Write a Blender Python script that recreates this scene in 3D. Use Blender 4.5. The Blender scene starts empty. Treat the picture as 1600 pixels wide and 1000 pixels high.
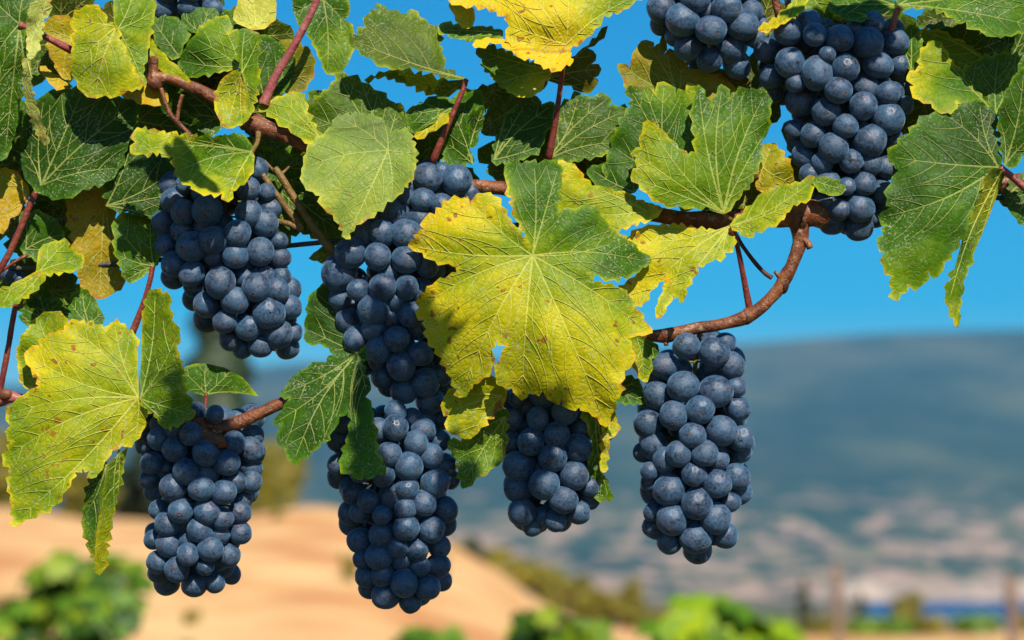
import bpy, bmesh, math, random
import numpy as np
from mathutils import Vector, Matrix, noise, Euler
from mathutils.geometry import delaunay_2d_cdt
random.seed(11); rng = np.random.default_rng(11)
R = math.radians
S = bpy.context.scene
C = S.collection

# ------------------------------------------------------------------ camera, sky, sun, exposure
CAM = Vector((0, 0, 1.35)); PITCH = R(5.9); DIST = 1.2; U = 0.5 / 1600.0     # metres per photo pixel at the vine
cam = bpy.data.cameras.new('camera'); camo = bpy.data.objects.new('camera', cam); C.objects.link(camo)
camo.location = CAM; camo.rotation_euler = (R(90) + PITCH, 0, 0)
cam.sensor_width = 36; cam.lens = 36 * DIST / 0.5
cam.clip_start = 0.05; cam.clip_end = 40000
cam.dof.use_dof = True; cam.dof.focus_distance = DIST - 0.018; cam.dof.aperture_fstop = 9.5
S.camera = camo
FWD = Vector((0, math.cos(PITCH), math.sin(PITCH))); UP = Vector((0, -math.sin(PITCH), math.cos(PITCH))); RIGHT = Vector((1, 0, 0))

SUN_EL, SUN_AZ = R(41), R(164)
w = bpy.data.worlds.new('World'); S.world = w; w.use_nodes = True
nt = w.node_tree; nt.nodes.clear()
sky = nt.nodes.new('ShaderNodeTexSky'); sky.sky_type = 'NISHITA'; sky.sun_disc = False
sky.sun_elevation = SUN_EL; sky.sun_rotation = SUN_AZ; sky.altitude = 400
sky.air_density = 1.0; sky.dust_density = 0.2; sky.ozone_density = 3.0
hsv = nt.nodes.new('ShaderNodeHueSaturation'); hsv.inputs['Saturation'].default_value = 2.1; hsv.inputs['Hue'].default_value = 0.493
bg = nt.nodes.new('ShaderNodeBackground'); bg.inputs[1].default_value = 0.055
wo = nt.nodes.new('ShaderNodeOutputWorld')
nt.links.new(sky.outputs[0], hsv.inputs['Color']); nt.links.new(hsv.outputs[0], bg.inputs[0]); nt.links.new(bg.outputs[0], wo.inputs[0])
sl = bpy.data.lights.new('sun', 'SUN'); sl.energy = 4.0; sl.angle = R(0.5); sl.color = (1.0, 0.93, 0.82)
so = bpy.data.objects.new('sun', sl); C.objects.link(so)
sd = Vector((math.sin(SUN_AZ) * math.cos(SUN_EL), math.cos(SUN_AZ) * math.cos(SUN_EL), math.sin(SUN_EL)))
so.rotation_euler = sd.to_track_quat('Z', 'Y').to_euler()
S.view_settings.view_transform = 'Standard'; S.view_settings.look = 'None'
S.view_settings.exposure = 1.1; S.view_settings.gamma = 1.0
S.cycles.use_denoising = True
S.cycles.volume_bounces = 0; S.cycles.max_bounces = 8; S.cycles.transparent_max_bounces = 8

# ------------------------------------------------------------------ helpers
def at(px, py, d=0.0):
    """photo pixel + depth behind the focus plane (in photo pixels) -> world point"""
    z = DIST + d * U; s = z / DIST * U
    return CAM + FWD * z + RIGHT * ((px - 800) * s) + UP * ((500 - py) * s)
def far(px, py, dist):
    """photo pixel + ground distance (metres) -> world point"""
    k = U / DIST
    v = FWD + RIGHT * ((px - 800) * k) + UP * ((500 - py) * k)
    return CAM + v * (dist / v.y)
def at_np(px, py, d):
    z = DIST + d * U; s = z / DIST * U
    a = np.outer(z, np.array(FWD)) + np.outer((px - 800) * s, np.array(RIGHT)) + np.outer((500 - py) * s, np.array(UP))
    return a + np.array(CAM)

def mesh_obj(name, verts, faces, mats, parent=None, fmat=None, smooth=True, origin=None):
    me = bpy.data.meshes.new(name)
    if origin is not None: verts = [tuple(Vector(v) - origin) for v in verts]
    me.from_pydata([tuple(v) for v in verts], [], [tuple(f) for f in faces])
    for m in (mats if isinstance(mats, (list, tuple)) else [mats]): me.materials.append(m)
    if fmat is not None: me.polygons.foreach_set('material_index', np.asarray(fmat, dtype=np.int32))
    if smooth: me.polygons.foreach_set('use_smooth', np.ones(len(me.polygons), dtype=bool))
    me.update()
    o = bpy.data.objects.new(name, me); C.objects.link(o)
    if parent: o.parent = parent
    elif origin is not None: o.location = origin
    return o
def tag(o, label, cat, group=None):
    o['label'] = label; o['category'] = cat
    if group: o['group'] = group
    return o
def thing(name, label, cat, loc, group=None):
    o = bpy.data.objects.new(name, None); o.empty_display_size = 0.01; C.objects.link(o); o.location = loc
    return tag(o, label, cat, group)
def struct(o): o['kind'] = 'structure'; return o

class MB:
    def __init__(s): s.v = []; s.f = []; s.m = []
    def tube(s, pts, radii, n=8, mat=0, cap=True, lump=0.0):
        pts = [Vector(p) for p in pts]
        b0 = len(s.v); ref = Vector((0.31, 0.2, 0.93)).normalized()
        for i, p in enumerate(pts):
            t = (pts[min(i + 1, len(pts) - 1)] - pts[max(i - 1, 0)])
            t = t.normalized() if t.length > 1e-9 else Vector((0, 0, 1))
            a = t.cross(ref)
            if a.length < 1e-3: a = t.cross(Vector((1, 0, 0)))
            a.normalize(); b = t.cross(a)
            for k in range(n):
                an = 2 * math.pi * k / n
                r = radii[i]
                if lump: r *= 1 + lump * noise.noise(Vector((p.x * 160 + math.cos(an) * .8, p.z * 160 + math.sin(an) * .8, p.y * 160)))
                s.v.append(p + (a * math.cos(an) + b * math.sin(an)) * r)
        for i in range(len(pts) - 1):
            for k in range(n):
                q = b0 + i * n
                s.f.append((q + k, q + (k + 1) % n, q + n + (k + 1) % n, q + n + k)); s.m.append(mat)
        if cap:
            s.f.append(tuple(b0 + k for k in range(n))[::-1]); s.m.append(mat)
            s.f.append(tuple(b0 + (len(pts) - 1) * n + k for k in range(n))); s.m.append(mat)
    def build(s, name, mats, parent=None, origin=None, smooth=True):
        return mesh_obj(name, s.v, s.f, mats, parent, s.m, smooth, origin)
def spline(pts, sub=6):
    """Catmull-Rom through tuples of any length"""
    P = [np.array(p, float) for p in pts]
    if len(P) < 3: return [P[0] + (P[-1] - P[0]) * t / sub for t in range(sub + 1)]
    P = [2 * P[0] - P[1]] + P + [2 * P[-1] - P[-2]]; out = []
    for i in range(1, len(P) - 2):
        for j in range(sub):
            t = j / sub; a, b, c, d = P[i - 1:i + 3]
            out.append(0.5 * ((2 * b) + (c - a) * t + (2 * a - 5 * b + 4 * c - d) * t * t + (3 * b - a - 3 * c + d) * t ** 3))
    out.append(P[-2]); return out

# ------------------------------------------------------------------ materials
class N:
    def __init__(s, name):
        s.m = bpy.data.materials.new(name); s.m.use_nodes = True; s.t = s.m.node_tree; s.t.nodes.clear()
        s.out = s.n('ShaderNodeOutputMaterial')
    def n(s, kind, **kw):
        x = s.t.nodes.new(kind)
        for k, v in kw.items(): setattr(x, k, v)
        return x
    def l(s, a, b): s.t.links.new(a, b)
    def noise(s, scale, vec=None, detail=3, rough=0.55):
        x = s.n('ShaderNodeTexNoise'); x.inputs['Scale'].default_value = scale; x.inputs['Detail'].default_value = detail; x.inputs['Roughness'].default_value = rough
        if vec is not None: s.l(vec, x.inputs['Vector'])
        return x.outputs['Fac']
    def math(s, op, a, b=None, clamp=False):
        x = s.n('ShaderNodeMath', operation=op); x.use_clamp = clamp
        for i, v in enumerate((a, b)):
            if v is None: continue
            if isinstance(v, (int, float)): x.inputs[i].default_value = v
            else: s.l(v, x.inputs[i])
        return x.outputs[0]
    def ramp(s, fac, stops, interp='LINEAR'):
        x = s.n('ShaderNodeValToRGB'); e = x.color_ramp.elements; x.color_ramp.interpolation = interp
        while len(e) < len(stops): e.new(0.5)
        for el, (p, c) in zip(e, stops): el.position = p; el.color = (*c, 1) if len(c) == 3 else c
        s.l(fac, x.inputs[0]); return x.outputs[0]
    def maprange(s, v, a, b, c, d):
        x = s.n('ShaderNodeMapRange'); x.inputs[1].default_value = a; x.inputs[2].default_value = b; x.inputs[3].default_value = c; x.inputs[4].default_value = d
        s.l(v, x.inputs[0]); return x.outputs[0]
    def mix(s, f, a, b, blend='MIX'):
        x = s.n('ShaderNodeMix', data_type='RGBA', blend_type=blend)
        if isinstance(f, (int, float)): x.inputs[0].default_value = f
        else: s.l(f, x.inputs[0])
        for i, v in ((6, a), (7, b)):
            if isinstance(v, tuple): x.inputs[i].default_value = (*v, 1)
            else: s.l(v, x.inputs[i])
        return x.outputs[2]
    def attr(s, name): x = s.n('ShaderNodeAttribute'); x.attribute_name = name; return x.outputs['Fac']
    def coord(s, which='Object'): return s.n('ShaderNodeTexCoord').outputs[which]
    def bump(s, h, dist, strength=1.0):
        x = s.n('ShaderNodeBump'); x.inputs['Distance'].default_value = dist; x.inputs['Strength'].default_value = strength; s.l(h, x.inputs['Height']); return x.outputs[0]
    def principled(s, col, rough=0.5, spec=0.5, normal=None, **kw):
        p = s.n('ShaderNodeBsdfPrincipled')
        if isinstance(col, tuple): p.inputs['Base Color'].default_value = (*col, 1)
        else: s.l(col, p.inputs['Base Color'])
        if isinstance(rough, (int, float)): p.inputs['Roughness'].default_value = rough
        else: s.l(rough, p.inputs['Roughness'])
        p.inputs['Specular IOR Level'].default_value = spec
        for k, v in kw.items(): p.inputs[k].default_value = v
        if normal is not None: s.l(normal, p.inputs['Normal'])
        return p.outputs[0]
    def done(s, sh): s.l(sh, s.out.inputs['Surface']); return s.m

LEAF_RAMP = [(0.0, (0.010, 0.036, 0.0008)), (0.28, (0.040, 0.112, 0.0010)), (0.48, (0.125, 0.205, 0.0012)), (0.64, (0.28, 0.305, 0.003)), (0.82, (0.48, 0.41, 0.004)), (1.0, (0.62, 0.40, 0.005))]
def leaf_material(name, vein=False, dust=.8):
    g = N(name)
    yel, edge, vd, brn, tone = g.attr('yel'), g.attr('edge'), g.attr('vd'), g.attr('brn'), g.attr('tone')
    co = g.coord()
    big = g.noise(55, co, 3); fine = g.noise(420, co, 4, .65)
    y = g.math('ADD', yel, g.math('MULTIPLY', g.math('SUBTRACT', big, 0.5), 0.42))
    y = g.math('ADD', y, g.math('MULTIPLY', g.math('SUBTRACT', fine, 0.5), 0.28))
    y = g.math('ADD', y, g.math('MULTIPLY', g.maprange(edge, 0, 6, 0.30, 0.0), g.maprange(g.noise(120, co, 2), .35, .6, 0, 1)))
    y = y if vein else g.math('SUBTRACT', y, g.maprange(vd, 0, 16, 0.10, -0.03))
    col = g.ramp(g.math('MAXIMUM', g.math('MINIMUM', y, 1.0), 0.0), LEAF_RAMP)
    # brown and orange ageing
    br = g.ramp(big, [(0.3, (0.05, 0.014, 0.002)), (0.6, (0.20, 0.085, 0.006))])
    col = g.mix(g.math('MAXIMUM', brn, 0.0), col, br)
    col = g.mix(g.math('MAXIMUM', g.math('MULTIPLY', brn, -1.0), 0.0), col, (0.42, 0.46, 0.13))
    spots = g.noise(150, co, 2)
    em = g.math('MULTIPLY', g.maprange(edge, 0, 9, 1, 0), g.maprange(spots, .56, .66, 0, .8))
    col = g.mix(g.math('MULTIPLY', em, g.maprange(yel, .25, .6, 0, 1)), col, (0.30, 0.085, 0.01))
    # small red-brown blemishes on the yellowing blades
    bl = g.math('MULTIPLY', g.maprange(g.noise(210, co, 1), .69, .715, 0, 1), g.maprange(yel, .5, .7, 0, .8))
    col = g.mix(bl, col, (0.22, 0.045, 0.01))
    # reticulate small veins
    vo = g.n('ShaderNodeTexVoronoi', feature='DISTANCE_TO_EDGE'); vo.inputs['Scale'].default_value = 330
    warp = g.n('ShaderNodeMix', data_type='VECTOR'); warp.inputs[0].default_value = 0.012
    nn = g.n('ShaderNodeTexNoise'); nn.inputs['Scale'].default_value = 90; g.l(co, nn.inputs['Vector'])
    g.l(co, warp.inputs[4]); g.l(nn.outputs['Color'], warp.inputs[5]); g.l(warp.outputs[1], vo.inputs['Vector'])
    cell = vo.outputs['Distance']
    col = g.mix(g.maprange(cell, 0.0, 0.09, 0.13, 0.0), col, (0.02, 0.04, 0.002))
    if vein: col = g.mix(0.45, g.mix(1.0, col, (1.25, 1.25, 1.6), 'MULTIPLY'), (0.46, 0.46, 0.12))
    # pale dry spray residue in flecks
    sp = g.noise(900, co, 2, .7); patch = g.noise(38, co, 2)
    du = g.math('MULTIPLY', g.maprange(sp, .575, .66, 0, 1), g.maprange(patch, .40, .62, .06, .95))
    col = g.mix(g.math('MULTIPLY', du, dust), col, (0.34, 0.38, 0.24))
    col = g.mix(1.0, col, g.n('ShaderNodeCombineColor').outputs[0] if False else tone_color(g, tone), 'MULTIPLY')
    h = g.math('ADD', g.maprange(cell, 0, .25, 0, 1), g.math('MULTIPLY', fine, .9))
    nrm = g.bump(h, 0.0003, 0.5)
    p = g.principled(col, g.maprange(fine, .3, .7, .42, .60), 0.15, nrm)
    tr = g.n('ShaderNodeBsdfTranslucent'); g.l(nrm, tr.inputs['Normal'])
    g.l(g.mix(0.55, col, (0.24, 0.25, 0.004), 'MIX'), tr.inputs['Color'])
    mx = g.n('ShaderNodeMixShader'); mx.inputs[0].default_value = 0.22
    g.l(p, mx.inputs[1]); g.l(tr.outputs[0], mx.inputs[2])
    return g.done(mx.outputs[0])
def tone_color(g, tone):
    c = g.n('ShaderNodeCombineColor')
    for i in range(3): g.l(tone, c.inputs[i])
    return c.outputs[0]
M_LEAF = leaf_material('leaf_blade'); M_VEIN = leaf_material('leaf_vein', True, .5)

def grape_material():
    g = N('grape_skin'); co = g.coord()
    oi = g.n('ShaderNodeObjectInfo').outputs['Random']
    ad = g.n('ShaderNodeVectorMath', operation='ADD'); g.l(co, ad.inputs[0])
    cb = g.n('ShaderNodeCombineXYZ')
    for i, k in enumerate((37.0, 91.0, 53.0)): g.l(g.math('MULTIPLY', oi, k), cb.inputs[i])
    g.l(cb.outputs[0], ad.inputs[1]); v = ad.outputs[0]
    a = g.noise(1.5, v, 4, .6); b = g.noise(5.5, v, 4, .65); f = g.noise(26, v, 2, .6)
    skin = g.ramp(a, [(.35, (0.004, 0.006, 0.017)), (.65, (0.018, 0.006, 0.015))])
    bloomc = g.ramp(b, [(.28, (0.012, 0.047, 0.094)), (.50, (0.032, 0.076, 0.131)), (.74, (0.092, 0.103, 0.146))])
    bloom = g.maprange(g.math('ADD', g.math('MULTIPLY', a, .6), g.math('MULTIPLY', b, .4)), .34, .54, .22, .97)
    bloom = g.math('ADD', bloom, g.math('MULTIPLY', g.math('SUBTRACT', oi, .5), .34), True)
    rub = g.maprange(g.noise(2.3, v, 3, .75), .60, .66, 0, .75)
    tint = g.maprange(g.noise(1.1, v, 2), .52, .70, 0, .42)
    bloom = g.math('SUBTRACT', bloom, rub, True)
    bloomc = g.mix(tint, bloomc, (0.085, 0.055, 0.082))
    col = g.mix(bloom, skin, bloomc)
    sp = g.math('MULTIPLY', g.maprange(f, .66, .74, 0, .65), g.maprange(b, .4, .6, 0.1, 1))
    col = g.mix(sp, col, (0.24, 0.25, 0.26))
    dk = g.maprange(g.noise(9, v, 1), .72, .75, 0, .85); col = g.mix(dk, col, (0.012, 0.010, 0.014))
    nrm = g.bump(g.math('ADD', f, g.math('MULTIPLY', b, 2)), 0.02, .16)
    p = g.principled(col, g.math('ADD', g.maprange(bloom, 0, 1, .20, .36), g.math('MULTIPLY', g.math('FRACT', g.math('MULTIPLY', oi, 7.3)), .26)), 0.42, nrm)
    pn = p.node
    pn.inputs['Sheen Weight'].default_value = 0.30; pn.inputs['Sheen Roughness'].default_value = .45; pn.inputs['Sheen Tint'].default_value = (0.30, 0.62, 1.0, 1)
    return g.done(p)
M_GRAPE = grape_material()
g = N('grape_scar'); M_SCAR = g.done(g.principled(g.ramp(g.noise(14, g.coord()), [(.4, (0.015, 0.008, 0.005)), (.65, (0.24, 0.12, 0.05))]), .8, .2))
def bark(name, c0, c1, c2, sc=130, rough=.55, stretch=(1, 1, 1), peel=None):
    g = N(name); co = g.coord(); mp = g.n('ShaderNodeMapping'); mp.inputs['Scale'].default_value = stretch; g.l(co, mp.inputs['Vector'])
    a = g.noise(sc, mp.outputs[0], 5, .65); b = g.noise(sc * 5, mp.outputs[0], 3)
    col = g.ramp(a, [(.3, c0), (.5, c1), (.72, c2)])
    if peel: col = g.mix(g.maprange(g.noise(sc * 1.7, mp.outputs[0], 4, .7), .57, .64, 0, .8), col, peel)
    h = g.math('ADD', a, g.math('MULTIPLY', b, .6))
    return g.done(g.principled(col, rough, .35, g.bump(h, .0018, .75)))
M_CANE = bark('cane_bark', (0.05, 0.013, 0.004), (0.145, 0.042, 0.013), (0.27, 0.10, 0.036), 120, .5, (1, 1, 1), (0.32, 0.19, 0.11))
M_OLDCANE = bark('old_cane_bark', (0.025, 0.007, 0.003), (0.085, 0.025, 0.009), (0.19, 0.07, 0.027), 90)
M_SHOOT = bark('green_shoot_bark', (0.085, 0.045, 0.008), (0.15, 0.085, 0.02), (0.18, 0.12, 0.03), 120)
M_PINK = bark('pink_stalk', (0.19, 0.03, 0.035), (0.27, 0.07, 0.065), (0.33, 0.14, 0.085), 60, .42)
M_RED = bark('red_stalk', (0.07, 0.009, 0.008), (0.13, 0.02, 0.014), (0.20, 0.05, 0.027), 60, .42)
M_RACHIS = bark('bunch_stem_green', (0.05, 0.045, 0.004), (0.15, 0.14, 0.01), (0.24, 0.12, 0.025), 90)
g = N('wire_steel'); M_WIRE = g.done(g.principled(g.ramp(g.noise(300, g.coord()), [(.4, (0.02, 0.02, 0.022)), (.6, (0.07, 0.06, 0.05))]), .6, .4))

# ------------------------------------------------------------------ vine leaves
def inside(poly, pts):
    x, y = pts[:, 0], pts[:, 1]; r = np.zeros(len(pts), bool); j = len(poly) - 1
    for i in range(len(poly)):
        xi, yi = poly[i]; xj, yj = poly[j]
        if yi != yj:
            r ^= ((yi > y) != (yj > y)) & (x < (xj - xi) * (y - yi) / (yj - yi) + xi)
        j = i
    return r
def seg_dist(pts, segs):
    d = np.full(len(pts), 1e9)
    for (a, b) in segs:
        ab = b - a; L = max(ab @ ab, 1e-9)
        t = np.clip(((pts - a) @ ab) / L, 0, 1)
        d = np.minimum(d, np.hypot(*(pts - (a + t[:, None] * ab)).T))
    return d
def tps(ctrl):
    c = np.array(ctrl, float); n = len(c)
    if n < 3: return lambda p: np.full(len(p), c[:, 2].mean())
    def k(r): return np.where(r > 1e-9, r * r * np.log(np.maximum(r, 1e-9)), 0)
    D = np.hypot(c[:, None, 0] - c[None, :, 0], c[:, None, 1] - c[None, :, 1]) / 100
    A = np.zeros((n + 3, n + 3)); A[:n, :n] = k(D) + np.eye(n) * 0.004
    A[:n, n] = 1; A[:n, n + 1:] = c[:, :2] / 100; A[n:, :n] = A[:n, n:].T
    s = np.linalg.lstsq(A, np.concatenate([c[:, 2], np.zeros(3)]), rcond=None)[0]
    def f(p):
        r = np.hypot(p[:, None, 0] - c[None, :, 0], p[:, None, 1] - c[None, :, 1]) / 100
        return k(r) @ s[:n] + s[n] + p[:, 0] / 100 * s[n + 1] + p[:, 1] / 100 * s[n + 2]
    return f
def shepard(ctrl, p):
    c = np.array(ctrl, float)
    d = np.hypot(p[:, None, 0] - c[None, :, 0], p[:, None, 1] - c[None, :, 1]) + 6
    w_ = d ** -2.6
    return (w_ @ c[:, 2]) / w_.sum(1)
def serrate(outline, spacing, amp, rs):
    P = [np.array(q[:2], float) for q in outline]; smooth = [len(q) > 2 for q in outline]
    area = sum(P[i][0] * P[(i + 1) % len(P)][1] - P[(i + 1) % len(P)][0] * P[i][1] for i in range(len(P)))
    sg = 1 if area > 0 else -1
    out = []
    for i in range(len(P)):
        a, b = P[i], P[(i + 1) % len(P)]; L = np.hypot(*(b - a))
        out.append(a)
        if L < 5: continue
        t = (b - a) / L; nrm = np.array([t[1], -t[0]]) * sg
        if smooth[i] or amp <= 0:
            n = max(1, int(L / 7))
            for q in range(1, n): out.append(a + (b - a) * q / n)
            continue
        n = max(1, int(round(L / (spacing * 1.45))))
        ws = rs.uniform(.6, 1.4, n); cuts = np.concatenate([[0], np.cumsum(ws) / ws.sum()])
        for q in range(n):
            s0, s1 = cuts[q], cuts[q + 1]
            m = s0 + (s1 - s0) * rs.uniform(.5, .78); am = amp * 1.28 * rs.uniform(.4, 1.4) * min(1, L / n / spacing + .15)
            out.append(a + (b - a) * (s0 + (m - s0) * .5) + nrm * am * .55)
            out.append(a + (b - a) * m + nrm * am)
            if q < n - 1: out.append(a + (b - a) * s1 - nrm * am * rs.uniform(.1, .45))
    return out
LEAVES = []
def leaf(label, patches, yel=.5, brn=0.0, tone=1.0, petiole=None, pr=5, pmat=None, teeth=(13, 5.0), ruffle=1.0, h=6.5, quilt=1.9, name='vine_leaf'):
    """patches: list of (outline, depth control points, junction, vein tips, [yel control points]); all in photo pixels"""
    rs = np.random.default_rng(abs(hash(label)) % 100000 if False else sum(ord(c) * (i + 1) for i, c in enumerate(label)) % 99991)
    V = []; F = []; FM = []; at_e = []; at_v = []; at_y = []
    J0 = patches[0][2]
    for pt in patches:
        outline, ctrl, J, tips = pt[:4]; yc = pt[4] if len(pt) > 4 else None
        B = serrate(outline, teeth[0], teeth[1], rs); Bn = np.array(B)
        f = tps(ctrl)
        # veins
        J = np.array(J, float); mains = []; secs = []
        for tp in tips:
            tp = np.array(tp[:2], float); v = tp - J; L = np.hypot(*v)
            if L < 8: continue
            side = np.array([-v[1], v[0]]) / L; bow = rs.uniform(-.06, .06) * L
            n = max(5, int(L / 8)); path = [J + v * t * .96 + side * bow * math.sin(math.pi * t) for t in np.linspace(0, 1, n)]
            path = [J] + path[1:]; keep = [path[0]]; was = False
            for p_ in path[1:]:
                inn = inside(Bn, p_[None])[0]
                if was and not inn: break
                was = was or inn; keep.append(p_)
                if not was and len(keep) > 4: break
            path = keep
            if len(path) >= 3 and was: mains.append((path, L))
        for path, L in mains:
            n = len(path); st = max(2, int(round(L / 40)))
            for q in range(1, st + 1):
                i0 = min(n - 2, int(n * (q / (st + 1)) + rs.uniform(-.5, .5))); i0 = max(1, i0)
                p0 = path[i0]; tg = path[i0 + 1] - path[i0 - 1]; tg /= np.hypot(*tg)
                for sg in (-1, 1):
                    an = sg * R(rs.uniform(38, 52)); dv = np.array([tg[0] * math.cos(an) - tg[1] * math.sin(an), tg[0] * math.sin(an) + tg[1] * math.cos(an)])
                    sub = [p0]; p = p0.copy()
                    others = [np.array(o_[0]) for o_ in mains if o_[0] is not path]
                    for k in range(60):
                        a2 = -sg * .035; dv = np.array([dv[0] * math.cos(a2) - dv[1] * math.sin(a2), dv[0] * math.sin(a2) + dv[1] * math.cos(a2)])
                        p = p + dv * 5
                        if not inside(Bn, p[None])[0]: break
                        if k > 1 and any(np.min(np.hypot(*(o_ - p).T)) < 8 for o_ in others): break
                        sub.append(p.copy())
                        if len(sub) * 5 > L * .5: break
                    if len(sub) > 4: sub = sub[:-1]
                    if len(sub) >= 3: secs.append(sub)
        segs = [(p[i], p[i + 1]) for p, _ in mains for i in range(len(p) - 1)] + [(p[i], p[i + 1]) for p in secs for i in range(len(p) - 1)]
        bsegs = [(Bn[i], Bn[(i + 1) % len(Bn)]) for i in range(len(Bn))]
        mn, mx = Bn.min(0), Bn.max(0)
        gx, gy = np.meshgrid(np.arange(mn[0], mx[0], h), np.arange(mn[1], mx[1], h * .87)); gx[::2] += h / 2
        G = np.stack([gx.ravel(), gy.ravel()], 1) + rs.uniform(-.8, .8, (gx.size, 2))
        G = G[inside(Bn, G)]
        if len(G): G = G[seg_dist(G, bsegs) > h * .42]
        allp = np.concatenate([Bn, G]) if len(G) else Bn
        ne = len(Bn)
        res = delaunay_2d_cdt([Vector(p) for p in allp], [(i, (i + 1) % ne) for i in range(ne)], [], 1, 1e-4)
        pv = np.array([tuple(v) for v in res[0]]); faces = res[2]
        de = seg_dist(pv, bsegs); dv_ = seg_dist(pv, segs) if segs else np.full(len(pv), 20.0)
        ph = rs.uniform(0, 50)
        msegs = [(p[i], p[i + 1]) for p, _ in mains for i in range(len(p) - 1)]
        def depth(p, de_, dvv):
            d = f(p)
            if msegs: d = d - ruffle * 6.0 * (1 - np.exp(-(seg_dist(p, msegs) / 20.0) ** 1.3))
            und = np.array([noise.noise(Vector((x / 46, y / 46, ph))) for x, y in p]); und2 = np.array([noise.noise(Vector((x / 17, y / 17, ph + 9))) for x, y in p])
            d = d + ruffle * (und * 10 * np.clip(.35 + .65 * np.exp(-de_ / 28), 0, 1) + und2 * 3.0 * np.exp(-de_ / 12) + und2 * 0.6)
            return d - quilt * (1 - np.exp(-dvv / 7.0))
        dd = depth(pv, de, dv_)
        b0 = len(V); W = at_np(pv[:, 0], pv[:, 1], dd)
        V += [Vector(x) for x in W]
        F += [tuple(b0 + i for i in fc) for fc in faces]; FM += [0] * len(faces)
        yv = (shepard(yc, pv) if yc else np.full(len(pv), yel))
        at_e += list(de); at_v += list(dv_); at_y += list(yv)
        # raised pale veins on the blade
        def ribbon(path, w0, w1):
            P = np.array(path); n = len(P)
            if n < 2: return
            T = np.gradient(P, axis=0); T /= np.maximum(np.hypot(T[:, 0], T[:, 1]), 1e-6)[:, None]
            sd_ = np.stack([-T[:, 1], T[:, 0]], 1); wv = np.linspace(w0, w1, n)[:, None]
            rows = [P - sd_ * wv, P, P + sd_ * wv]; b = len(V)
            base = depth(P, seg_dist(P, bsegs), np.zeros(n))
            for k, rw in enumerate(rows):
                off = -1.2 if k == 1 else -.95
                Wr = at_np(rw[:, 0], rw[:, 1], base + off - np.linspace(.8, .4, n) * (k == 1))
                V.extend(Vector(x) for x in Wr)
            yv2 = shepard(yc, P) if yc else np.full(n, yel)
            at_e.extend([20] * (3 * n)); at_v.extend([0] * (3 * n)); at_y.extend(list(yv2) * 3)
            for k in range(2):
                for i in range(n - 1):
                    F.append((b + k * n + i, b + k * n + i + 1, b + (k + 1) * n + i + 1, b + (k + 1) * n + i)); FM.append(1)
        for p, L in mains: ribbon(p, min(2.0, .9 + L / 180), .5)
        for p in secs: ribbon(p, .8, .4)
    loc = at(J0[0], J0[1], float(tps(patches[0][1])(np.array([J0], float))[0]))
    e = thing(name, label, 'leaf', loc)
    o = mesh_obj('blade', V, F, [M_LEAF, M_VEIN], e, FM, True, loc)
    me = o.data
    for nm, vals in (('edge', at_e), ('vd', at_v), ('yel', at_y), ('brn', [brn] * len(V)), ('tone', [tone] * len(V))):
        A = me.attributes.new(nm, 'FLOAT', 'POINT'); A.data.foreach_set('value', np.asarray(vals, dtype=np.float32))
    if petiole:
        m = MB(); pts = spline(petiole, 7); n = len(pts)
        m.tube([at(*p) for p in pts], [U * pr * (1.25 - .35 * math.sin(math.pi * min(1, .15 + i / n))) for i in range(n)], 9, lump=.08)
        m.build('petiole', [pmat or M_PINK], e, loc)
    LEAVES.append(e)
    return e
# ------------------------------------------------------------------ ground, slope, lake, far hillside
K = U / DIST; HOR = 500 + math.tan(PITCH) / K
def interp(x, xs, ys): return float(np.interp(x, xs, ys))
CREST_X = [-1400, -300, 0, 200, 330, 430, 510, 580, 650, 720, 780, 830, 880, 950, 1050, 1200, 1400, 1700, 3000]
CREST_Y = [780, 790, 800, 808, 812, 802, 803, 818, 838, 862, 895, 936, 965, 985, 990, 986, 984, 984, 980]
RC = 46.0
def ground_z(x, y):
    r = math.hypot(x, y)
    jag = .22 * noise.noise(Vector((x * .22, 5, 1))) + .10 * noise.noise(Vector((x * .8, 2, 1)))
    if y <= 0.5: zc = 1.35 + (HOR - 900) * K * RC
    else: zc = 1.35 + (HOR - interp(800 + (x / y) / K, CREST_X, CREST_Y)) * K * RC
    if y > .5 and x / y < 0.012: zc += jag
    if r < 9: z = 0.0
    elif r < RC:
        t = (r - 9) / (RC - 9); z = zc * t * t * (3 - 2 * t) if zc > 0 else zc * t
    else:
        z = max(zc - 0.055 * (r - RC), -52.0)
    if 6 < r < 400: z += .10 * min(1, (r - 6) / 20) * noise.noise(Vector((x * .23, y * .23, 3)))
    return z
def sheet(name, radii, angles, fz, mat, origin=None):
    V = []; F = []; n = len(angles)
    for r in radii:
        for a in angles:
            x, y = r * math.sin(a), r * math.cos(a); V.append((x, y, fz(x, y)))
    for i in range(len(radii) - 1):
        for j in range(n - 1): q = i * n + j; F.append((q, q + 1, q + n + 1, q + n))
    return mesh_obj(name, V, F, mat)
g = N('sandy_soil'); co = g.coord('Object')
a = g.noise(.55, co, 5, .65); b = g.noise(2.2, co, 5, .65)
sand = g.ramp(a, [(.36, (0.46, 0.20, 0.075)), (.5, (0.58, 0.32, 0.13)), (.64, (0.64, 0.42, 0.19))])
sand = g.mix(g.maprange(b, .55, .72, 0, .55), sand, (0.42, 0.19, 0.07))
geo = g.n('ShaderNodeSeparateXYZ'); g.l(co, geo.inputs[0])
dist = g.math('SQRT', g.math('ADD', g.math('POWER', geo.outputs[0], 2.0), g.math('POWER', geo.outputs[1], 2.0)))
scrub = g.ramp(g.noise(.02, co, 4), [(.35, (0.05, 0.055, 0.015)), (.6, (0.15, 0.10, 0.05))])
col = g.mix(g.maprange(dist, 60, 110, 0, 1), sand, scrub)
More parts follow.
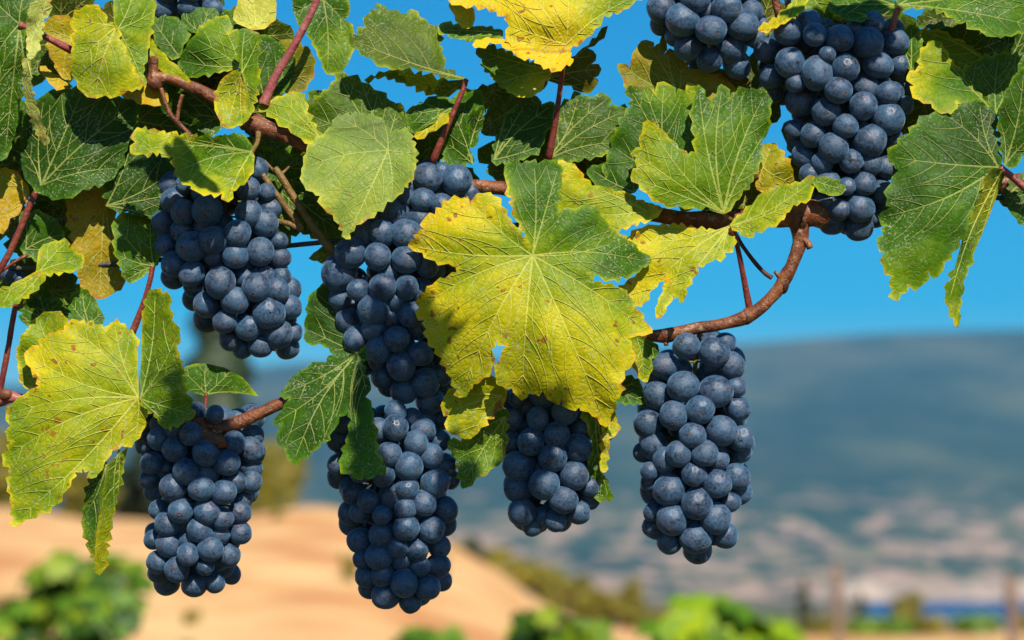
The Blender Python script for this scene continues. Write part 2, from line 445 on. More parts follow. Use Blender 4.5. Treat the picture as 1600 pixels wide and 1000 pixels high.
unseen_weeds = g.ramp(g.noise(1.6, co, 5), [(.35, (0.03, 0.04, 0.008)), (.6, (0.085, 0.07, 0.03))])
col = g.mix(g.maprange(g.math('ADD', dist, g.math('MULTIPLY', a, 4.0)), 14, 18, 1, 0), col, unseen_weeds)  # unseen ground near the camera, made dark to cut bounce light
M_SAND = g.done(g.principled(col, .95, .1, g.bump(b, .05, .6)))
rad = [0.3, .8, 1.5, 2.5, 4, 6, 8, 10, 12, 14, 16, 18, 20, 22, 24, 26, 28, 30, 32, 34, 36, 38, 40, 41, 42, 43, 44, 45, 46, 47, 48, 50, 53, 57, 62, 70, 80, 100, 140, 200, 320, 600, 1000, 1800, 3000, 6000, 14000]
ang = sorted(set([R(q * .35) for q in range(-70, 71)] + [R(q) for q in range(-180, 181, 4) if abs(q) > 24]))
struct(sheet('ground', rad, ang, ground_z, M_SAND))
g = N('lake_water'); M_LAKE = g.done(g.principled((0.001, 0.045, 0.16), .35, .25, g.bump(g.noise(.06, g.coord('Object'), 4), 1.2, .5)))
LZ = -36.0
struct(mesh_obj('lake', [(-2600, 900, LZ), (5200, 900, LZ), (5200, 4200, LZ), (-2600, 4200, LZ)], [(0, 1, 2, 3)], M_LAKE))
# far hillside: crest traced in azimuth, folds and benches in its slope
HX = [-900, -200, 100, 380, 470, 560, 700, 900, 1100, 1200, 1290, 1400, 1600, 2000, 2600]
HY = [640, 610, 600, 576, 566, 568, 566, 556, 540, 534, 526, 519, 514, 520, 560]
def hill_pt(px, t):
    r0, r1 = 3500.0, 7200.0; r = r0 + (r1 - r0) * t
    yc = interp(px, HX, HY); top = (HOR - yc) * K * r1
    base = -38.0
    prof = .16 * t + .84 * (t ** 1.25)
    z = base + (top - base) * prof
    z += 26 * noise.noise(Vector((px * .004, t * 5, 1))) * math.sin(math.pi * min(1, t)) + 10 * noise.noise(Vector((px * .013, t * 14, 5))) * math.sin(math.pi * min(1, t))
    x = (px - 800) * K * r
    return (x, r, z + 1.35 * (1 if t > .2 else 0))
V = []; F = []; xs = list(range(-900, 2601, 25)); ts = list(np.linspace(0, 1, 61)) + [1.08, 1.2]
for t in ts:
    for p in xs:
        if t <= 1: V.append(hill_pt(p, t))
        else:
            q = hill_pt(p, 1.0); V.append((q[0] * (1 + (t - 1) * 2), q[1] * (1 + (t - 1) * 2), q[2] - (t - 1) * 900))
n = len(xs)
for i in range(len(ts) - 1):
    for j in range(n - 1): q = i * n + j; F.append((q, q + 1, q + n + 1, q + n))
g = N('far_hillside'); co = g.coord('Object')
mp = g.n('ShaderNodeMapping'); mp.inputs['Scale'].default_value = (1.15, .5, 3.0); g.l(co, mp.inputs['Vector']); v = mp.outputs[0]
sx = g.n('ShaderNodeSeparateXYZ'); g.l(co, sx.inputs[0])
forest = g.ramp(g.noise(.0022, v, 5, .6), [(.35, (0.014, 0.034, 0.014)), (.5, (0.030, 0.055, 0.022)), (.66, (0.085, 0.092, 0.036))])
f1 = g.noise(.0060, v, 3, .55); f2 = g.noise(.0115, v, 4, .62)
low = g.maprange(sx.outputs[2], -10, 190, 1, 0)
field = g.ramp(g.noise(.016, v, 2), [(.35, (0.16, 0.15, 0.06)), (.5, (0.34, 0.21, 0.13)), (.65, (0.46, 0.30, 0.20))])
fm = g.math('MULTIPLY', g.maprange(g.math('ADD', f2, g.math('MULTIPLY', low, .10)), .545, .61, 0, 1), g.maprange(low, .05, .45, .06, 1), True)
col = g.mix(fm, forest, field)
col = g.mix(g.math('MULTIPLY', g.maprange(f1, .60, .70, 0, .5), g.maprange(low, 0, .2, .5, 0)), col, (0.14, 0.12, 0.05))
M_HILL = g.done(g.principled(col, 1.0, .0))
hl = mesh_obj('hillside', V, F, M_HILL); struct(hl)
# pale clay bluff along the far shore
V = []; F = []; xs = list(range(1180, 1760, 10)); rows = 5
for i in range(rows):
    for p in xs:
        r = 3420 + i * 18 + 40 * noise.noise(Vector((p * .02, 0, 7)))
        hgt = 34 * min(1, max(.0, (p - 1240) / 80.0)) * (.8 + .35 * noise.noise(Vector((p * .03, 2, 1))))
        V.append(((p - 800) * K * r, r, LZ - 1 + hgt * [0, .45, .85, 1, .96][i]))
n = len(xs)
for i in range(rows - 1):
    for j in range(n - 1): q = i * n + j; F.append((q, q + 1, q + n + 1, q + n))
g = N('pale_clay'); M_CLAY = g.done(g.principled(g.ramp(g.noise(.02, g.coord(), 4), [(.35, (0.28, 0.20, 0.135)), (.6, (0.46, 0.34, 0.24))]), 1, .05))
struct(mesh_obj('shore_bluff', V, F, M_CLAY))
# near flat by the lake, with the town in the valley
V = []; F = []; xs = list(range(300, 1380, 20)); rs_ = [900, 1400, 2000, 2800, 3700]
for i, r in enumerate(rs_):
    for p in xs:
        lim = 1345 + 30 * noise.noise(Vector((r * .002, 0, 0)))
        V.append(((min(p, lim) - 800) * K * r, r, LZ + 2 + 3 * noise.noise(Vector((p * .02, r * .003, 0)))))
n = len(xs)
for i in range(len(rs_) - 1):
    for j in range(n - 1): q = i * n + j; F.append((q, q + 1, q + n + 1, q + n))
g = N('valley_fields'); co = g.coord()
col = g.ramp(g.noise(.012, co, 4), [(.35, (0.03, 0.05, 0.02)), (.5, (0.11, 0.10, 0.04)), (.62, (0.32, 0.21, 0.13))])
struct(mesh_obj('valley_floor', V, F, g.done(g.principled(col, 1, 0))))

# ------------------------------------------------------------------ background plants: shrubs, trees, young vines, posts
def foliage_material(name, c0, c1, c2, sc):
    g = N(name); co = g.coord(); oi = g.n('ShaderNodeObjectInfo').outputs['Random']
    isl = g.n('ShaderNodeNewGeometry').outputs['Random Per Island']
    col = g.ramp(g.math('ADD', g.math('MULTIPLY', isl, .7), g.math('MULTIPLY', g.noise(sc, co, 2), .3)), [(.1, c0), (.5, c1), (.9, c2)])
    p = g.principled(col, .55, .35); tr = g.n('ShaderNodeBsdfTranslucent'); g.l(g.mix(.4, col, (0.18, 0.21, 0.01)), tr.inputs[0])
    mx = g.n('ShaderNodeMixShader'); mx.inputs[0].default_value = .3; g.l(p, mx.inputs[1]); g.l(tr.outputs[0], mx.inputs[2])
    return g.done(mx.outputs[0])
M_VINEF = foliage_material('young_vine_foliage', (0.02, 0.065, 0.003), (0.09, 0.19, 0.005), (0.24, 0.30, 0.008), 14)
M_LIMEF = foliage_material('bright_vine_foliage', (0.06, 0.15, 0.002), (0.18, 0.30, 0.003), (0.32, 0.40, 0.004), 14)
M_OCHRE = foliage_material('ochre_shrub_foliage', (0.06, 0.058, 0.003), (0.15, 0.125, 0.004), (0.27, 0.20, 0.007), .8)
M_DARKT = foliage_material('dark_tree_foliage', (0.008, 0.018, 0.005), (0.018, 0.03, 0.008), (0.04, 0.045, 0.012), .5)
M_CONIF = foliage_material('grey_conifer_foliage', (0.016, 0.034, 0.012), (0.03, 0.055, 0.02), (0.055, 0.075, 0.03), .5)
M_TRUNK = bark('trunk_bark', (0.06, 0.04, 0.025), (0.12, 0.08, 0.05), (0.2, 0.14, 0.09), 6, .9)
g = N('weathered_post'); M_POST = g.done(g.principled(g.ramp(g.noise(9, g.coord(), 4), [(.35, (0.13, 0.085, 0.06)), (.65, (0.24, 0.165, 0.12))]), .9, .1))
LOBE = [(0, 1.0), (.32, .76), (.55, .60), (.92, .92), (1.3, .66), (1.75, .80), (2.35, .62), (2.95, .42), (3.14, .12)]
LOBE = LOBE + [(-a, r) for a, r in LOBE[-2:0:-1]]
def leaf_face(V, F, p, nrm, up, s, rs):
    a = nrm.cross(up).normalized(); b = a.cross(nrm).normalized(); i0 = len(V); V.append(p)
    for an, r in LOBE:
        V.append(p + (b * math.cos(an) + a * math.sin(an)) * r * s * rs.uniform(.9, 1.1) - nrm * (s * .22 * r * r) + nrm * s * rs.uniform(-.06, .06))
    n = len(LOBE)
    for k in range(n): F.append((i0, i0 + 1 + k, i0 + 1 + (k + 1) % n))
def rnd(rs):
    while True:
        v = Vector((rs.uniform(-1, 1), rs.uniform(-1, 1), rs.uniform(-1, 1)))
        if v.length <= 1: return v
def plant(name, label, cat, px, ytop, wpx, hpx, dist, mat, nleaf, lsize, seed, group=None, stem=True, parts=('foliage', 'stem'), spread=.5):
    """foliage whose picture centre is px, top ytop (photo pixels), standing on the ground at that distance"""
    rs = random.Random(seed); c = far(px, ytop + hpx / 2, dist); kk = K * dist; W = wpx * kk / 2; Hh = hpx * kk / 2
    gz = ground_z(c.x, c.y); base = Vector((c.x, c.y, gz)); e = thing(name, label, cat, base, group)
    V = []; F = []
    cl = [Vector((rs.uniform(-.6, .6) * W, rs.uniform(-.6, .6) * W, rs.uniform(-.55, .6) * Hh)) for _ in range(9 if spread > .4 else 14)]
    for i in range(nleaf):
        q = rs.choice(cl); v = rnd(rs); p = Vector((q.x + v.x * W * spread, q.y + v.y * W * spread, q.z + v.z * Hh * spread)) + c
        if p.z < gz + .02: p.z = gz + rs.uniform(.02, .3)
        nrm = (v * .7 + Vector((0, -.5, .75)) + rnd(rs) * .6).normalized()
        leaf_face(V, F, p, nrm, Vector((rs.uniform(-.6, .6), -.3, -1)), lsize * rs.uniform(.6, 1.2), rs)
    mesh_obj(parts[0], V, F, [mat], e, None, True, base)
    if stem:
        m = MB(); r0 = max(.012, W * .05)
        m.tube([base, base + (c - base) * .5 + Vector((.1 * W, 0, 0)), c], [r0, r0 * .8, r0 * .5], 7)
        for q in cl: m.tube([base + (c - base) * .55, c + q * .5, c + q], [r0 * .6, r0 * .4, r0 * .2], 5)
        m.build(parts[1], [M_TRUNK], e, base)
    return e
def conifer(label, px, ytop, ybot, wpx, dist, mat, seed, cat='tree'):
    rs = random.Random(seed); tp = far(px, ytop, dist); bt = far(px, ybot, dist); W = wpx * K * dist / 2
    gz = min(bt.z, ground_z(bt.x, bt.y)); base = Vector((bt.x, bt.y, gz)); e = thing('conifer_tree', label, cat, base)
    V = []; F = []; Hh = tp.z - gz
    for i in range(3200):
        t = rs.random() ** .8; rr = W * (1 - t) ** .38 * (.55 + .45 * rs.random()) * (1 + .25 * math.sin(t * 40)); an = rs.uniform(0, 6.283)
        p = base + Vector((math.cos(an) * rr, math.sin(an) * rr, Hh * (.08 + .92 * t)))
        leaf_face(V, F, p, Vector((math.cos(an), math.sin(an), .5)).normalized(), Vector((0, 0, -1)), W * rs.uniform(.10, .2), rs)
    mesh_obj('crown', V, F, [mat], e, None, True, base)
    m = MB(); m.tube([base, base + Vector((0, 0, Hh * .96))], [W * .09, W * .015], 8); m.build('trunk', [M_TRUNK], e, base)
TR = ('crown', 'trunk')
conifer('tall blurred grey green tree rising behind the sandy slope at the left', 338, 415, 830, 150, 80, M_CONIF, 5)
plant('broad_tree', 'ochre green rounded tree on the sandy crest right of the lower left bunch', 'tree', 425, 690, 95, 145, 52, M_OCHRE, 900, .22, 21, parts=TR)
plant('broad_tree', 'dark green bushy tree on the sandy crest behind the lower left bunch', 'tree', 225, 690, 150, 150, 60, M_DARKT, 900, .26, 22, parts=TR)
plant('broad_tree', 'ochre brown tree at the left edge behind the big lower left leaf', 'tree', 20, 660, 150, 155, 58, M_OCHRE, 900, .26, 23, parts=TR)
plant('broad_tree', 'low ochre tree between the big lower left leaf and the dark bushy tree', 'tree', 135, 735, 90, 90, 56, M_OCHRE, 600, .22, 24, parts=TR)
SH = 'shrubs along the crest of the sandy slope'
plant('crest_shrub', 'slim dark shrub standing alone on the sloping crest below the middle bunches', 'shrub', 742, 838, 34, 50, 48, M_DARKT, 300, .12, 31, SH)
plant('crest_shrub', 'low ochre shrub just right of the slim dark shrub', 'shrub', 790, 872, 80, 46, 48, M_OCHRE, 420, .13, 32, SH)
plant('crest_shrub', 'wide ochre shrub at the middle of the sloping crest', 'shrub', 848, 886, 95, 62, 49, M_OCHRE, 500, .13, 33, SH)
plant('crest_shrub', 'upright olive shrub at the foot of the sloping crest', 'shrub', 915, 893, 44, 80, 50, M_OCHRE, 420, .12, 34, SH)
plant('crest_shrub', 'tall ochre shrub left of the bright lime vine', 'shrub', 982, 902, 50, 80, 50, M_OCHRE, 420, .12, 35, SH)
for i, (px, yt, wp, hp, lab) in enumerate([(765,855,60,40,'small round ochre shrub between the slim dark shrub and the low ochre shrub'),(818,872,70,46,'ochre shrub above the wide ochre shrub of the crest'),(880,905,70,50,'ochre shrub leaning against the upright olive shrub'),(948,915,60,60,'ochre shrub between the upright olive shrub and the tall ochre shrub'),(1020,935,70,60,'ochre shrub hidden half by the bright lime vine'),(716,846,40,26,'flat ochre shrub at the top of the sloping crest')]):
    plant('crest_shrub', lab, 'shrub', px, yt, wp, hp, 48.5, M_OCHRE, 360, .12, 80 + i, SH)
for i, (px, yt, wp, hp, dd, lab) in enumerate([(434,858,26,24,36,'dry dark tuft on the sand right of the lower left bunch'),(300,952,30,20,22,'dry tuft on the sand below the lower left bunch'),(545,936,36,20,28,'dry orange tuft on the sand left of the lowest bunch'),(690,925,26,18,32,'dry tuft on the sand right of the lowest bunch')]):
    plant('dry_tuft', lab, 'tuft', px, yt, wp, hp, dd, M_OCHRE, 60, .05, 95 + i, 'dry tufts on the sand', stem=False)
for i, (px, yt, wp, hp, lab) in enumerate([(1205,972,90,40,'low yellow green shrub right of the bright lime vine'),(1290,980,80,30,'low yellow green shrub at the foot of the thin post'),(1375,975,100,36,'wide yellow green shrub before the left end of the lake'),(1460,982,90,30,'low olive shrub before the middle of the lake'),(1535,980,90,30,'low olive shrub left of the thick post'),(1620,980,80,30,'low olive shrub cut by the right edge')]):
    plant('crest_shrub', lab, 'shrub', px, yt, wp, hp, 44, M_OCHRE if i % 2 else M_VINEF, 380, .11, 40 + i, SH)
conifer('slim dark green tree beside the thin post in front of the lake shore', 1257, 905, 1000, 30, 60, M_DARKT, 9)
conifer('small dark tree right of the thin post before the lake', 1346, 925, 1000, 26, 62, M_DARKT, 10)
plant('broad_tree', 'rounded reddish brown tree before the lake', 'tree', 1412, 925, 56, 56, 64, M_OCHRE, 380, .16, 61, parts=TR)
def post(label, px, ytop, wpx, dist):
    tp = far(px, ytop, dist); gz = ground_z(tp.x, tp.y); r = wpx * K * dist / 2; m = MB()
    zs = np.linspace(gz - .2, tp.z, 9)
    m.tube([Vector((tp.x + .01 * math.sin(z * 3), tp.y, z)) for z in zs], [r * (1.05 - .1 * i / 8) for i in range(9)], 12, lump=.05)
    e = thing('vineyard_post', label, 'post', Vector((tp.x, tp.y, gz)), 'weathered vineyard posts')
    m.build('pole', [M_POST], e, Vector((tp.x, tp.y, gz)))
    m = MB(); z1 = tp.z - .25 * (tp.z - gz)
    m.tube([Vector((tp.x + r * 1.12 * math.cos(t), tp.y + r * 1.12 * math.sin(t), z1)) for t in np.linspace(0, 6.28, 17)], [r * .09] * 17, 6)
    m.build('wire_loop', [M_WIRE], e, Vector((tp.x, tp.y, gz)))
post('thick brown grey post near the right edge', 1580, 898, 20, 24)
post('thin grey post left of the lake', 1308, 882, 15, 26)
NV = 'young vines in the next row'
plant('young_vine', 'leafy green young vine filling the lower left corner', 'vine', 105, 862, 270, 220, 6.5, M_VINEF, 330, .046, 51, NV, spread=.45)
plant('young_vine', 'bright lime young vine at the bottom below the right hanging bunch', 'vine', 1092, 925, 190, 140, 5.2, M_LIMEF, 62, .06, 52, NV, spread=.34)
plant('young_vine', 'sparse dark green young vine at the bottom left of the bright lime vine', 'vine', 890, 940, 190, 110, 5.6, M_VINEF, 34, .055, 53, NV, spread=.34)
plant('young_vine', 'top of a green young vine just showing at the bottom under the lowest bunch', 'vine', 672, 976, 80, 60, 6, M_VINEF, 40, .06, 54, NV, spread=.34)
plant('young_vine', 'faint young vine top at the bottom right of the bright lime vine', 'vine', 1200, 968, 100, 60, 6, M_LIMEF, 40, .06, 55, NV, spread=.34)
# ------------------------------------------------------------------ trellis wire, canes and shoots
m = MB(); m.tube([at(*p) for p in spline([(-120,424,34),(150,414,34),(260,405,34),(480,381,34),(800,352,34),(1300,322,36),(1750,300,36)], 10)], [U * 4.2] * 61, 8)
o = m.build('trellis_wire', [M_WIRE], None, at(480, 381, 34)); tag(o, 'dark trellis wire stretched level behind the bunches', 'wire')
def cane(label, runs, mat, knots=(), name='vine_cane', stubs=()):
    """runs: point lists (px, py, depth, radius px); knots: (px, py, depth, radius)"""
    p0 = runs[0][0]; loc = at(*p0[:3]); e = thing(name, label, 'vine cane', loc)
    m = MB()
    for rn in runs:
        pts = spline(rn, 9); m.tube([at(*p[:3]) for p in pts], [U * p[3] for p in pts], 16, lump=.13)
    m.build('cane', [mat], e, loc)
    for (x, y, d, r) in knots:
        b = bmesh.new(); bmesh.ops.create_icosphere(b, subdivisions=3, radius=U * r)
        sx, sy, sz = random.uniform(.85, 1.1), random.uniform(.8, 1), random.uniform(.85, 1.15)
        for v in b.verts:
            n_ = noise.noise(v.co * 190 + Vector((x, y, 0))); v.co *= 1 + .28 * n_
            v.co = Vector((v.co.x * sx, v.co.y * sy, v.co.z * sz)) + at(x, y, d)
        mesh_obj('node', [v.co.copy() for v in b.verts], [[v.index for v in f.verts] for f in b.faces], [M_OLDCANE], e, None, True, loc); b.free()
    for st in stubs:
        m = MB(); pts = spline(st, 5); m.tube([at(*p[:3]) for p in pts], [U * p[3] for p in pts], 10, lump=.2); m.build('bud', [mat], e, loc)
    return e
cane('reddish brown cane running from the upper left knot behind the leaves to the middle bunch', [
 [(238,122,-6,11),(262,122,-6,8.5),(290,132,-6,9),(315,143,-8,10),(345,158,-10,11),(385,185,-14,12),(402,196,-16,15),(430,205,-14,12),(455,217,-10,10),(490,234,-2,9),(560,262,8,9),(640,276,10,9),(720,288,8,10),(770,293,6,11),(830,298,0,12),(930,310,14,11),(1020,330,22,12)]],
 M_CANE, [(241,128,-6,13),(240,98,-6,9),(402,196,-16,17)], stubs=[[(241,128,-6,11),(240,110,-8,8),(241,90,-10,7)]])
cane('thick old brown wood at the right ending in a spur that carries the curved cane', [
 [(1010,332,22,12),(1080,344,20,13),(1140,346,12,15),(1195,338,2,18),(1240,334,-2,22),(1268,334,4,22),(1290,336,26,20),(1320,330,70,16),(1420,310,90,15),(1560,290,70,14),(1680,270,60,14)],
 [(1248,342,-2,17),(1250,362,-4,14),(1248,384,-6,11),(1240,408,-8,10),(1228,432,-8,11.5),(1213,456,-8,10),(1192,478,-8,10),(1168,494,-8,11),(1135,505,-8,9.5),(1100,511,-8,9.5),(1065,518,-8,9.5),(1042,524,-8,12),(1012,525,-8,8),(985,523,-10,7),(965,520,-16,6)]],
 M_CANE, [(1248,336,-2,25),(1222,448,-8,12),(1168,494,-8,12),(1041,524,-8,13)], stubs=[[(1252,372,-8,6),(1262,380,-14,6),(1266,388,-16,5)],[(1254,352,-16,6),(1256,340,-24,5)],[(1222,440,-10,4),(1211,424,-14,3)],[(1040,530,-10,5),(1041,540,-12,3)]])
cane('red brown cane with a cut stub above the lower left bunch', [
 [(458,622,-14,9),(430,634,-16,9.5),(400,648,-18,10),(372,660,-20,11),(345,668,-22,12),(322,664,-22,13),(296,658,-18,9),(270,652,-10,8),(230,640,4,8),(150,625,20,8)],
 [(272,656,-30,6),(296,666,-36,8),(322,680,-42,10),(344,690,-46,11.5),(352,686,-46,10)]], M_CANE, [(330,662,-22,15)], stubs=[[(333,672,-34,6),(338,682,-38,4)]])
cane('forked olive brown shoot between the left bunch and the middle bunch', [
 [(430,262,4,4.5),(440,278,2,6),(455,302,0,6),(475,334,-2,6),(495,362,-2,6.5),(516,388,0,7),(545,412,6,7)],
 [(402,260,0,4),(418,284,-2,5),(440,315,-2,5),(458,338,-2,5.5),(470,356,-2,6)],
 [(428,344,6,4),(445,348,2,4.5),(462,354,-2,5),(474,358,-2,5)],
 [(436,276,2,2.5),(420,258,8,2),(404,240,14,1.5)],[(438,274,2,2.5),(450,262,10,2),(462,250,18,1.5)]], M_SHOOT, name='vine_shoot')
cane('long pink shoot slanting up to the top edge from the cane knot', [
 [(412,162,-14,9.5),(418,148,-16,7.5),(432,116,-18,6.5),(452,84,-20,6.2),(472,48,-22,6),(490,12,-24,5.5),(505,-30,-24,5.5)]], M_PINK, name='vine_shoot')
cane('thin dark tendril curving up from the bend of the right cane', [
 [(1206,434,-4,4),(1194,426,0,3.5),(1178,408,6,3.5),(1160,384,12,3.2),(1148,362,18,3)]], M_OLDCANE, name='vine_tendril')
cane('forked pinkish tendril hanging under the upper left knot', [
 [(252,138,-8,3.2),(258,160,-10,3.2),(268,182,-12,4.2),(275,190,-12,4.5),(288,202,-12,3.5),(306,219,-10,3)],[(285,148,-8,3.5),(280,165,-10,3),(276,190,-12,3.8)]], M_CANE, name='vine_tendril')
cane('red shoot rising at the left edge past the orange brown leaf', [
 [(56,300,-8,5),(46,322,-8,5.2),(30,362,-8,5.2),(12,400,-8,5.2),(-12,440,-8,5.2)],[(44,398,0,2.5),(25,408,-4,2.5),(2,424,-6,2.5)]], M_RED, name='vine_shoot')
cane('thin dark red shoot at the left edge above the pinkish cane end', [
 [(26,470,4,4.2),(20,500,2,4.4),(12,548,0,4.6),(4,590,-2,4.8),(-2,620,-4,5)]], M_RED, name='vine_shoot')
cane('pinkish cane end sticking in at the left edge by the big lower left leaf', [
 [(-30,620,4,13),(-5,622,2,14),(12,620,0,11),(26,622,-2,8),(40,622,0,6)]], M_PINK, [(8,616,-6,12)])
cane('two short orange brown canes side by side between the top bunches', [
 [(1210,-30,24,6),(1212,0,24,6.5),(1217,26,26,6),(1222,60,40,6)],[(1226,-30,16,5),(1230,-5,16,5),(1233,14,18,5),(1240,50,34,5)]], M_CANE)
# ------------------------------------------------------------------ grape bunches
def grape_mesh(seed, shrivel=False):
    rs = random.Random(seed); V = []; F = []; FM = []
    lat = [0.0, .055, .105, .15, .21] + [.21 + (math.pi - .21) * t / 17 for t in range(1, 17)] ; ns = 28
    def shape(v):
        n_ = noise.noise(v * .9 + Vector((seed * 7.3, 0, 0))); r = 1 + .09 * n_
        if shrivel: r = .93 + .10 * n_ - .11 * abs(noise.noise(v * 3.6 + Vector((3, 1, seed)))) * 1.6
        return v * r
    rings = []
    for i, a in enumerate(lat):
        ring = []
        if i == 0: V.append(Vector((0, 0, -.955))); rings.append([0] * ns); continue
        for k in range(ns):
            t = 2 * math.pi * k / ns; v = shape(Vector((math.sin(a) * math.cos(t), math.sin(a) * math.sin(t), -math.cos(a))))
            if i == 1: v *= .985
            elif i == 2: v *= 1.012
            ring.append(len(V)); V.append(v)
        rings.append(ring)
    V.append(shape(Vector((0, 0, 1)))); top = len(V) - 1; rings.append([top] * ns)
    for i in range(len(rings) - 1):
        for k in range(ns):
            a, b, c, d = rings[i][k], rings[i][(k + 1) % ns], rings[i + 1][(k + 1) % ns], rings[i + 1][k]
            f = []
            for x in (d, c, b, a):
                if x not in f: f.append(x)
            F.append(f); FM.append(1 if i < 2 else 0)
    me = bpy.data.meshes.new('grape'); me.from_pydata(V, [], F); me.materials.append(M_GRAPE); me.materials.append(M_SCAR)
    me.polygons.foreach_set('material_index', np.array(FM, dtype=np.int32)); me.polygons.foreach_set('use_smooth', np.ones(len(F), dtype=bool)); me.update()
    return me
GM = [grape_mesh(i) for i in range(6)] + [grape_mesh(9, True)]
def bunch(label, front, d0, top, peduncle=None, flat=.8, back=True, maxd=999, keep=100, rachis=True, gaps=()):
    rs = random.Random(len(label) * 31 + int(d0)); A = np.array(front, float)
    def span(y):
        wgt = np.abs(A[:, 1] - y) < 34 + 0 * A[:, 2]
        if wgt.sum() < 2: wgt = np.abs(A[:, 1] - y) < 70
        B = A[wgt]; return (B[:, 0] - B[:, 2]).min(), (B[:, 0] + B[:, 2]).max()
    cx = A[:, 0].mean(); cy = A[:, 1].mean()
    e = thing('grape_bunch', label, 'grape bunch', at(cx, A[:, 1].min(), d0))
    placed = []; axis = []
    for (x, y, r) in front:
        xl, xr = span(y); xc = (xl + xr) / 2; Wd = min((xr - xl) / 2, 125)
        q = max(0.0, 1 - ((x - xc) / max(Wd - r * .6, r)) ** 2)
        yb = min(1.0, (A[:, 1].max() + 22 - y) / 60 * .7 + .3)
        d = d0 - flat * (Wd - r * .5) * math.sqrt(q) * yb
        for (X, Y, D, r2) in placed:
            s2 = (x - X) ** 2 + (y - Y) ** 2; L = .81 * (r + r2)
            if s2 < L * L and abs(D - d) < math.sqrt(L * L - s2): d = max(d, D + math.sqrt(L * L - s2))
        d = min(d, d0 + 45)
        placed.append((x, y, d, r)); axis.append((xc, y))
    allg = list(placed)
    for gy in np.arange(A[:, 1].min() + 12, A[:, 1].max() - 4, 11):       # berries that close the gaps between the front ones
        xl, xr = span(gy)
        for gx in np.arange(xl + 20, xr - 16, 11):
            if any((gx - X) ** 2 + (gy - Y) ** 2 < (r2 * .88) ** 2 for X, Y, D, r2 in allg): continue
            near = [(D, r2) for X, Y, D, r2 in allg if (gx - X) ** 2 + (gy - Y) ** 2 < 50 ** 2]
            if len(near) < 4 or any((gx - X) ** 2 + (gy - Y) ** 2 < q * q for X, Y, q in gaps): continue
            x = gx + rs.uniform(-3, 3); y = gy + rs.uniform(-3, 3); r = rs.uniform(16, 20); d = d0 - 30
            for (X, Y, D, r2) in allg:
                s2 = (x - X) ** 2 + (y - Y) ** 2; L = .84 * (r + r2)
                if s2 < L * L: d = max(d, D + math.sqrt(L * L - s2))
            if d < d0 + 60: allg.append((x, y, d, r))
    if back:
        for (x, y, d, r) in placed:
            if len(allg) >= keep: break
            X = x + rs.uniform(-8, 8); Y = y + rs.uniform(-8, 8); D = 2 * d0 - d + rs.uniform(-6, 6) + 8
            xl, xr = span(Y); X = min(max(X, xl + r), xr - r) if xr - xl > 2 * r else X
            Y = min(max(Y, A[:, 1].min() + 3), A[:, 1].max() - 3)
            ok = True
            for _ in range(3):
                for (x2, y2, D2, r2) in allg:
                    s2 = (X - x2) ** 2 + (Y - y2) ** 2; L = .86 * (r + r2)
                    if s2 + (D - D2) ** 2 < L * L: D = max(D, D2 + math.sqrt(max(0, L * L - s2)))
            if D > d0 + 120: ok = False
            if ok: allg.append((X, Y, D, r))
    for i, (x, y, d, r) in enumerate(allg):
        o = bpy.data.objects.new('grape', GM[6] if (i * 13 + int(y)) % 29 == 0 else GM[(i * 7 + int(x)) % 6]); C.objects.link(o); o.parent = e
        o.location = at(x, y, d) - e.location
        xl, xr = span(y); ax = (xl + xr) / 2
        out = RIGHT * ((x - ax) / 60.0) + FWD * ((d - d0) / 60.0) - UP * .32 + Vector((rs.gauss(0, .42), rs.gauss(0, .3), rs.gauss(0, .42)))
        o.rotation_euler = (-out).to_track_quat('Z', 'Y').to_euler()
        rr = 1.085 * U * r * (DIST + d * U) / DIST
        o.scale = (rr * rs.uniform(.93, 1.06), rr * rs.uniform(.93, 1.06), rr * rs.uniform(.94, 1.10))
    if rachis:
        m = MB(); ys = np.linspace(A[:, 1].min(), A[:, 1].max() - 10, 12)
        ax = [((span(y)[0] + span(y)[1]) / 2 * .5 + cx * .5, y, d0) for y in ys]
        pts = ([tuple(p) for p in peduncle] if peduncle else []) + ax
        sp = spline(pts, 4); n = len(sp)
        m.tube([at(*p[:3]) for p in sp], [U * (4.6 - 3.0 * i / n) for i in range(n)], 7, lump=.2)
        for (x, y, d, r) in placed:
            j = min(range(len(ax)), key=lambda k: abs(ax[k][1] - (y - 16))); a = ax[j]
            mid = ((a[0] + x) / 2, (a[1] + y) / 2 - 4, (a[2] + d) / 2)
            pp = spline([a, mid, (x, y - r * .5, d + r * .4)], 3)
            m.tube([at(*p) for p in pp], [U * 1.7] * len(pp), 5)
        m.build('stem', [M_RACHIS], e, e.location)
    return e
G_ = 'blue black wine grape bunches on the vine'
A_ = [(344,442,23.5),(401,449,22),(368,470,21),(421,489,23.5),(387,511,20.5),(434,523,20.5),(324,329,23),(287,332,18.5),(300,386,24),(256,346,18.5),(387,333,20.5),(413,349,21.5),(387,294,18.5),(400,264,17),(371,365,21),(368,398,21),(407,393,21.5),(352,502,18.5),(407,540,18),(321,476,19.5),(452,480,19.5),(433,454,18),(361,530,18),(300,428,19.5),(382,434,16),(410,429,18),(455,520,16),(379,546,15),(303,448,16),(439,432,15),(421,326,18),(415,310,16),(334,375,20),(324,352,20),(272,313,19),(261,383,17),(436,376,13),(285,360,18),(290,289,16),(417,300,13),(437,402,17),(334,398,16),(272,413,19),(342,412,15),(345,290,19),(320,300,19)]
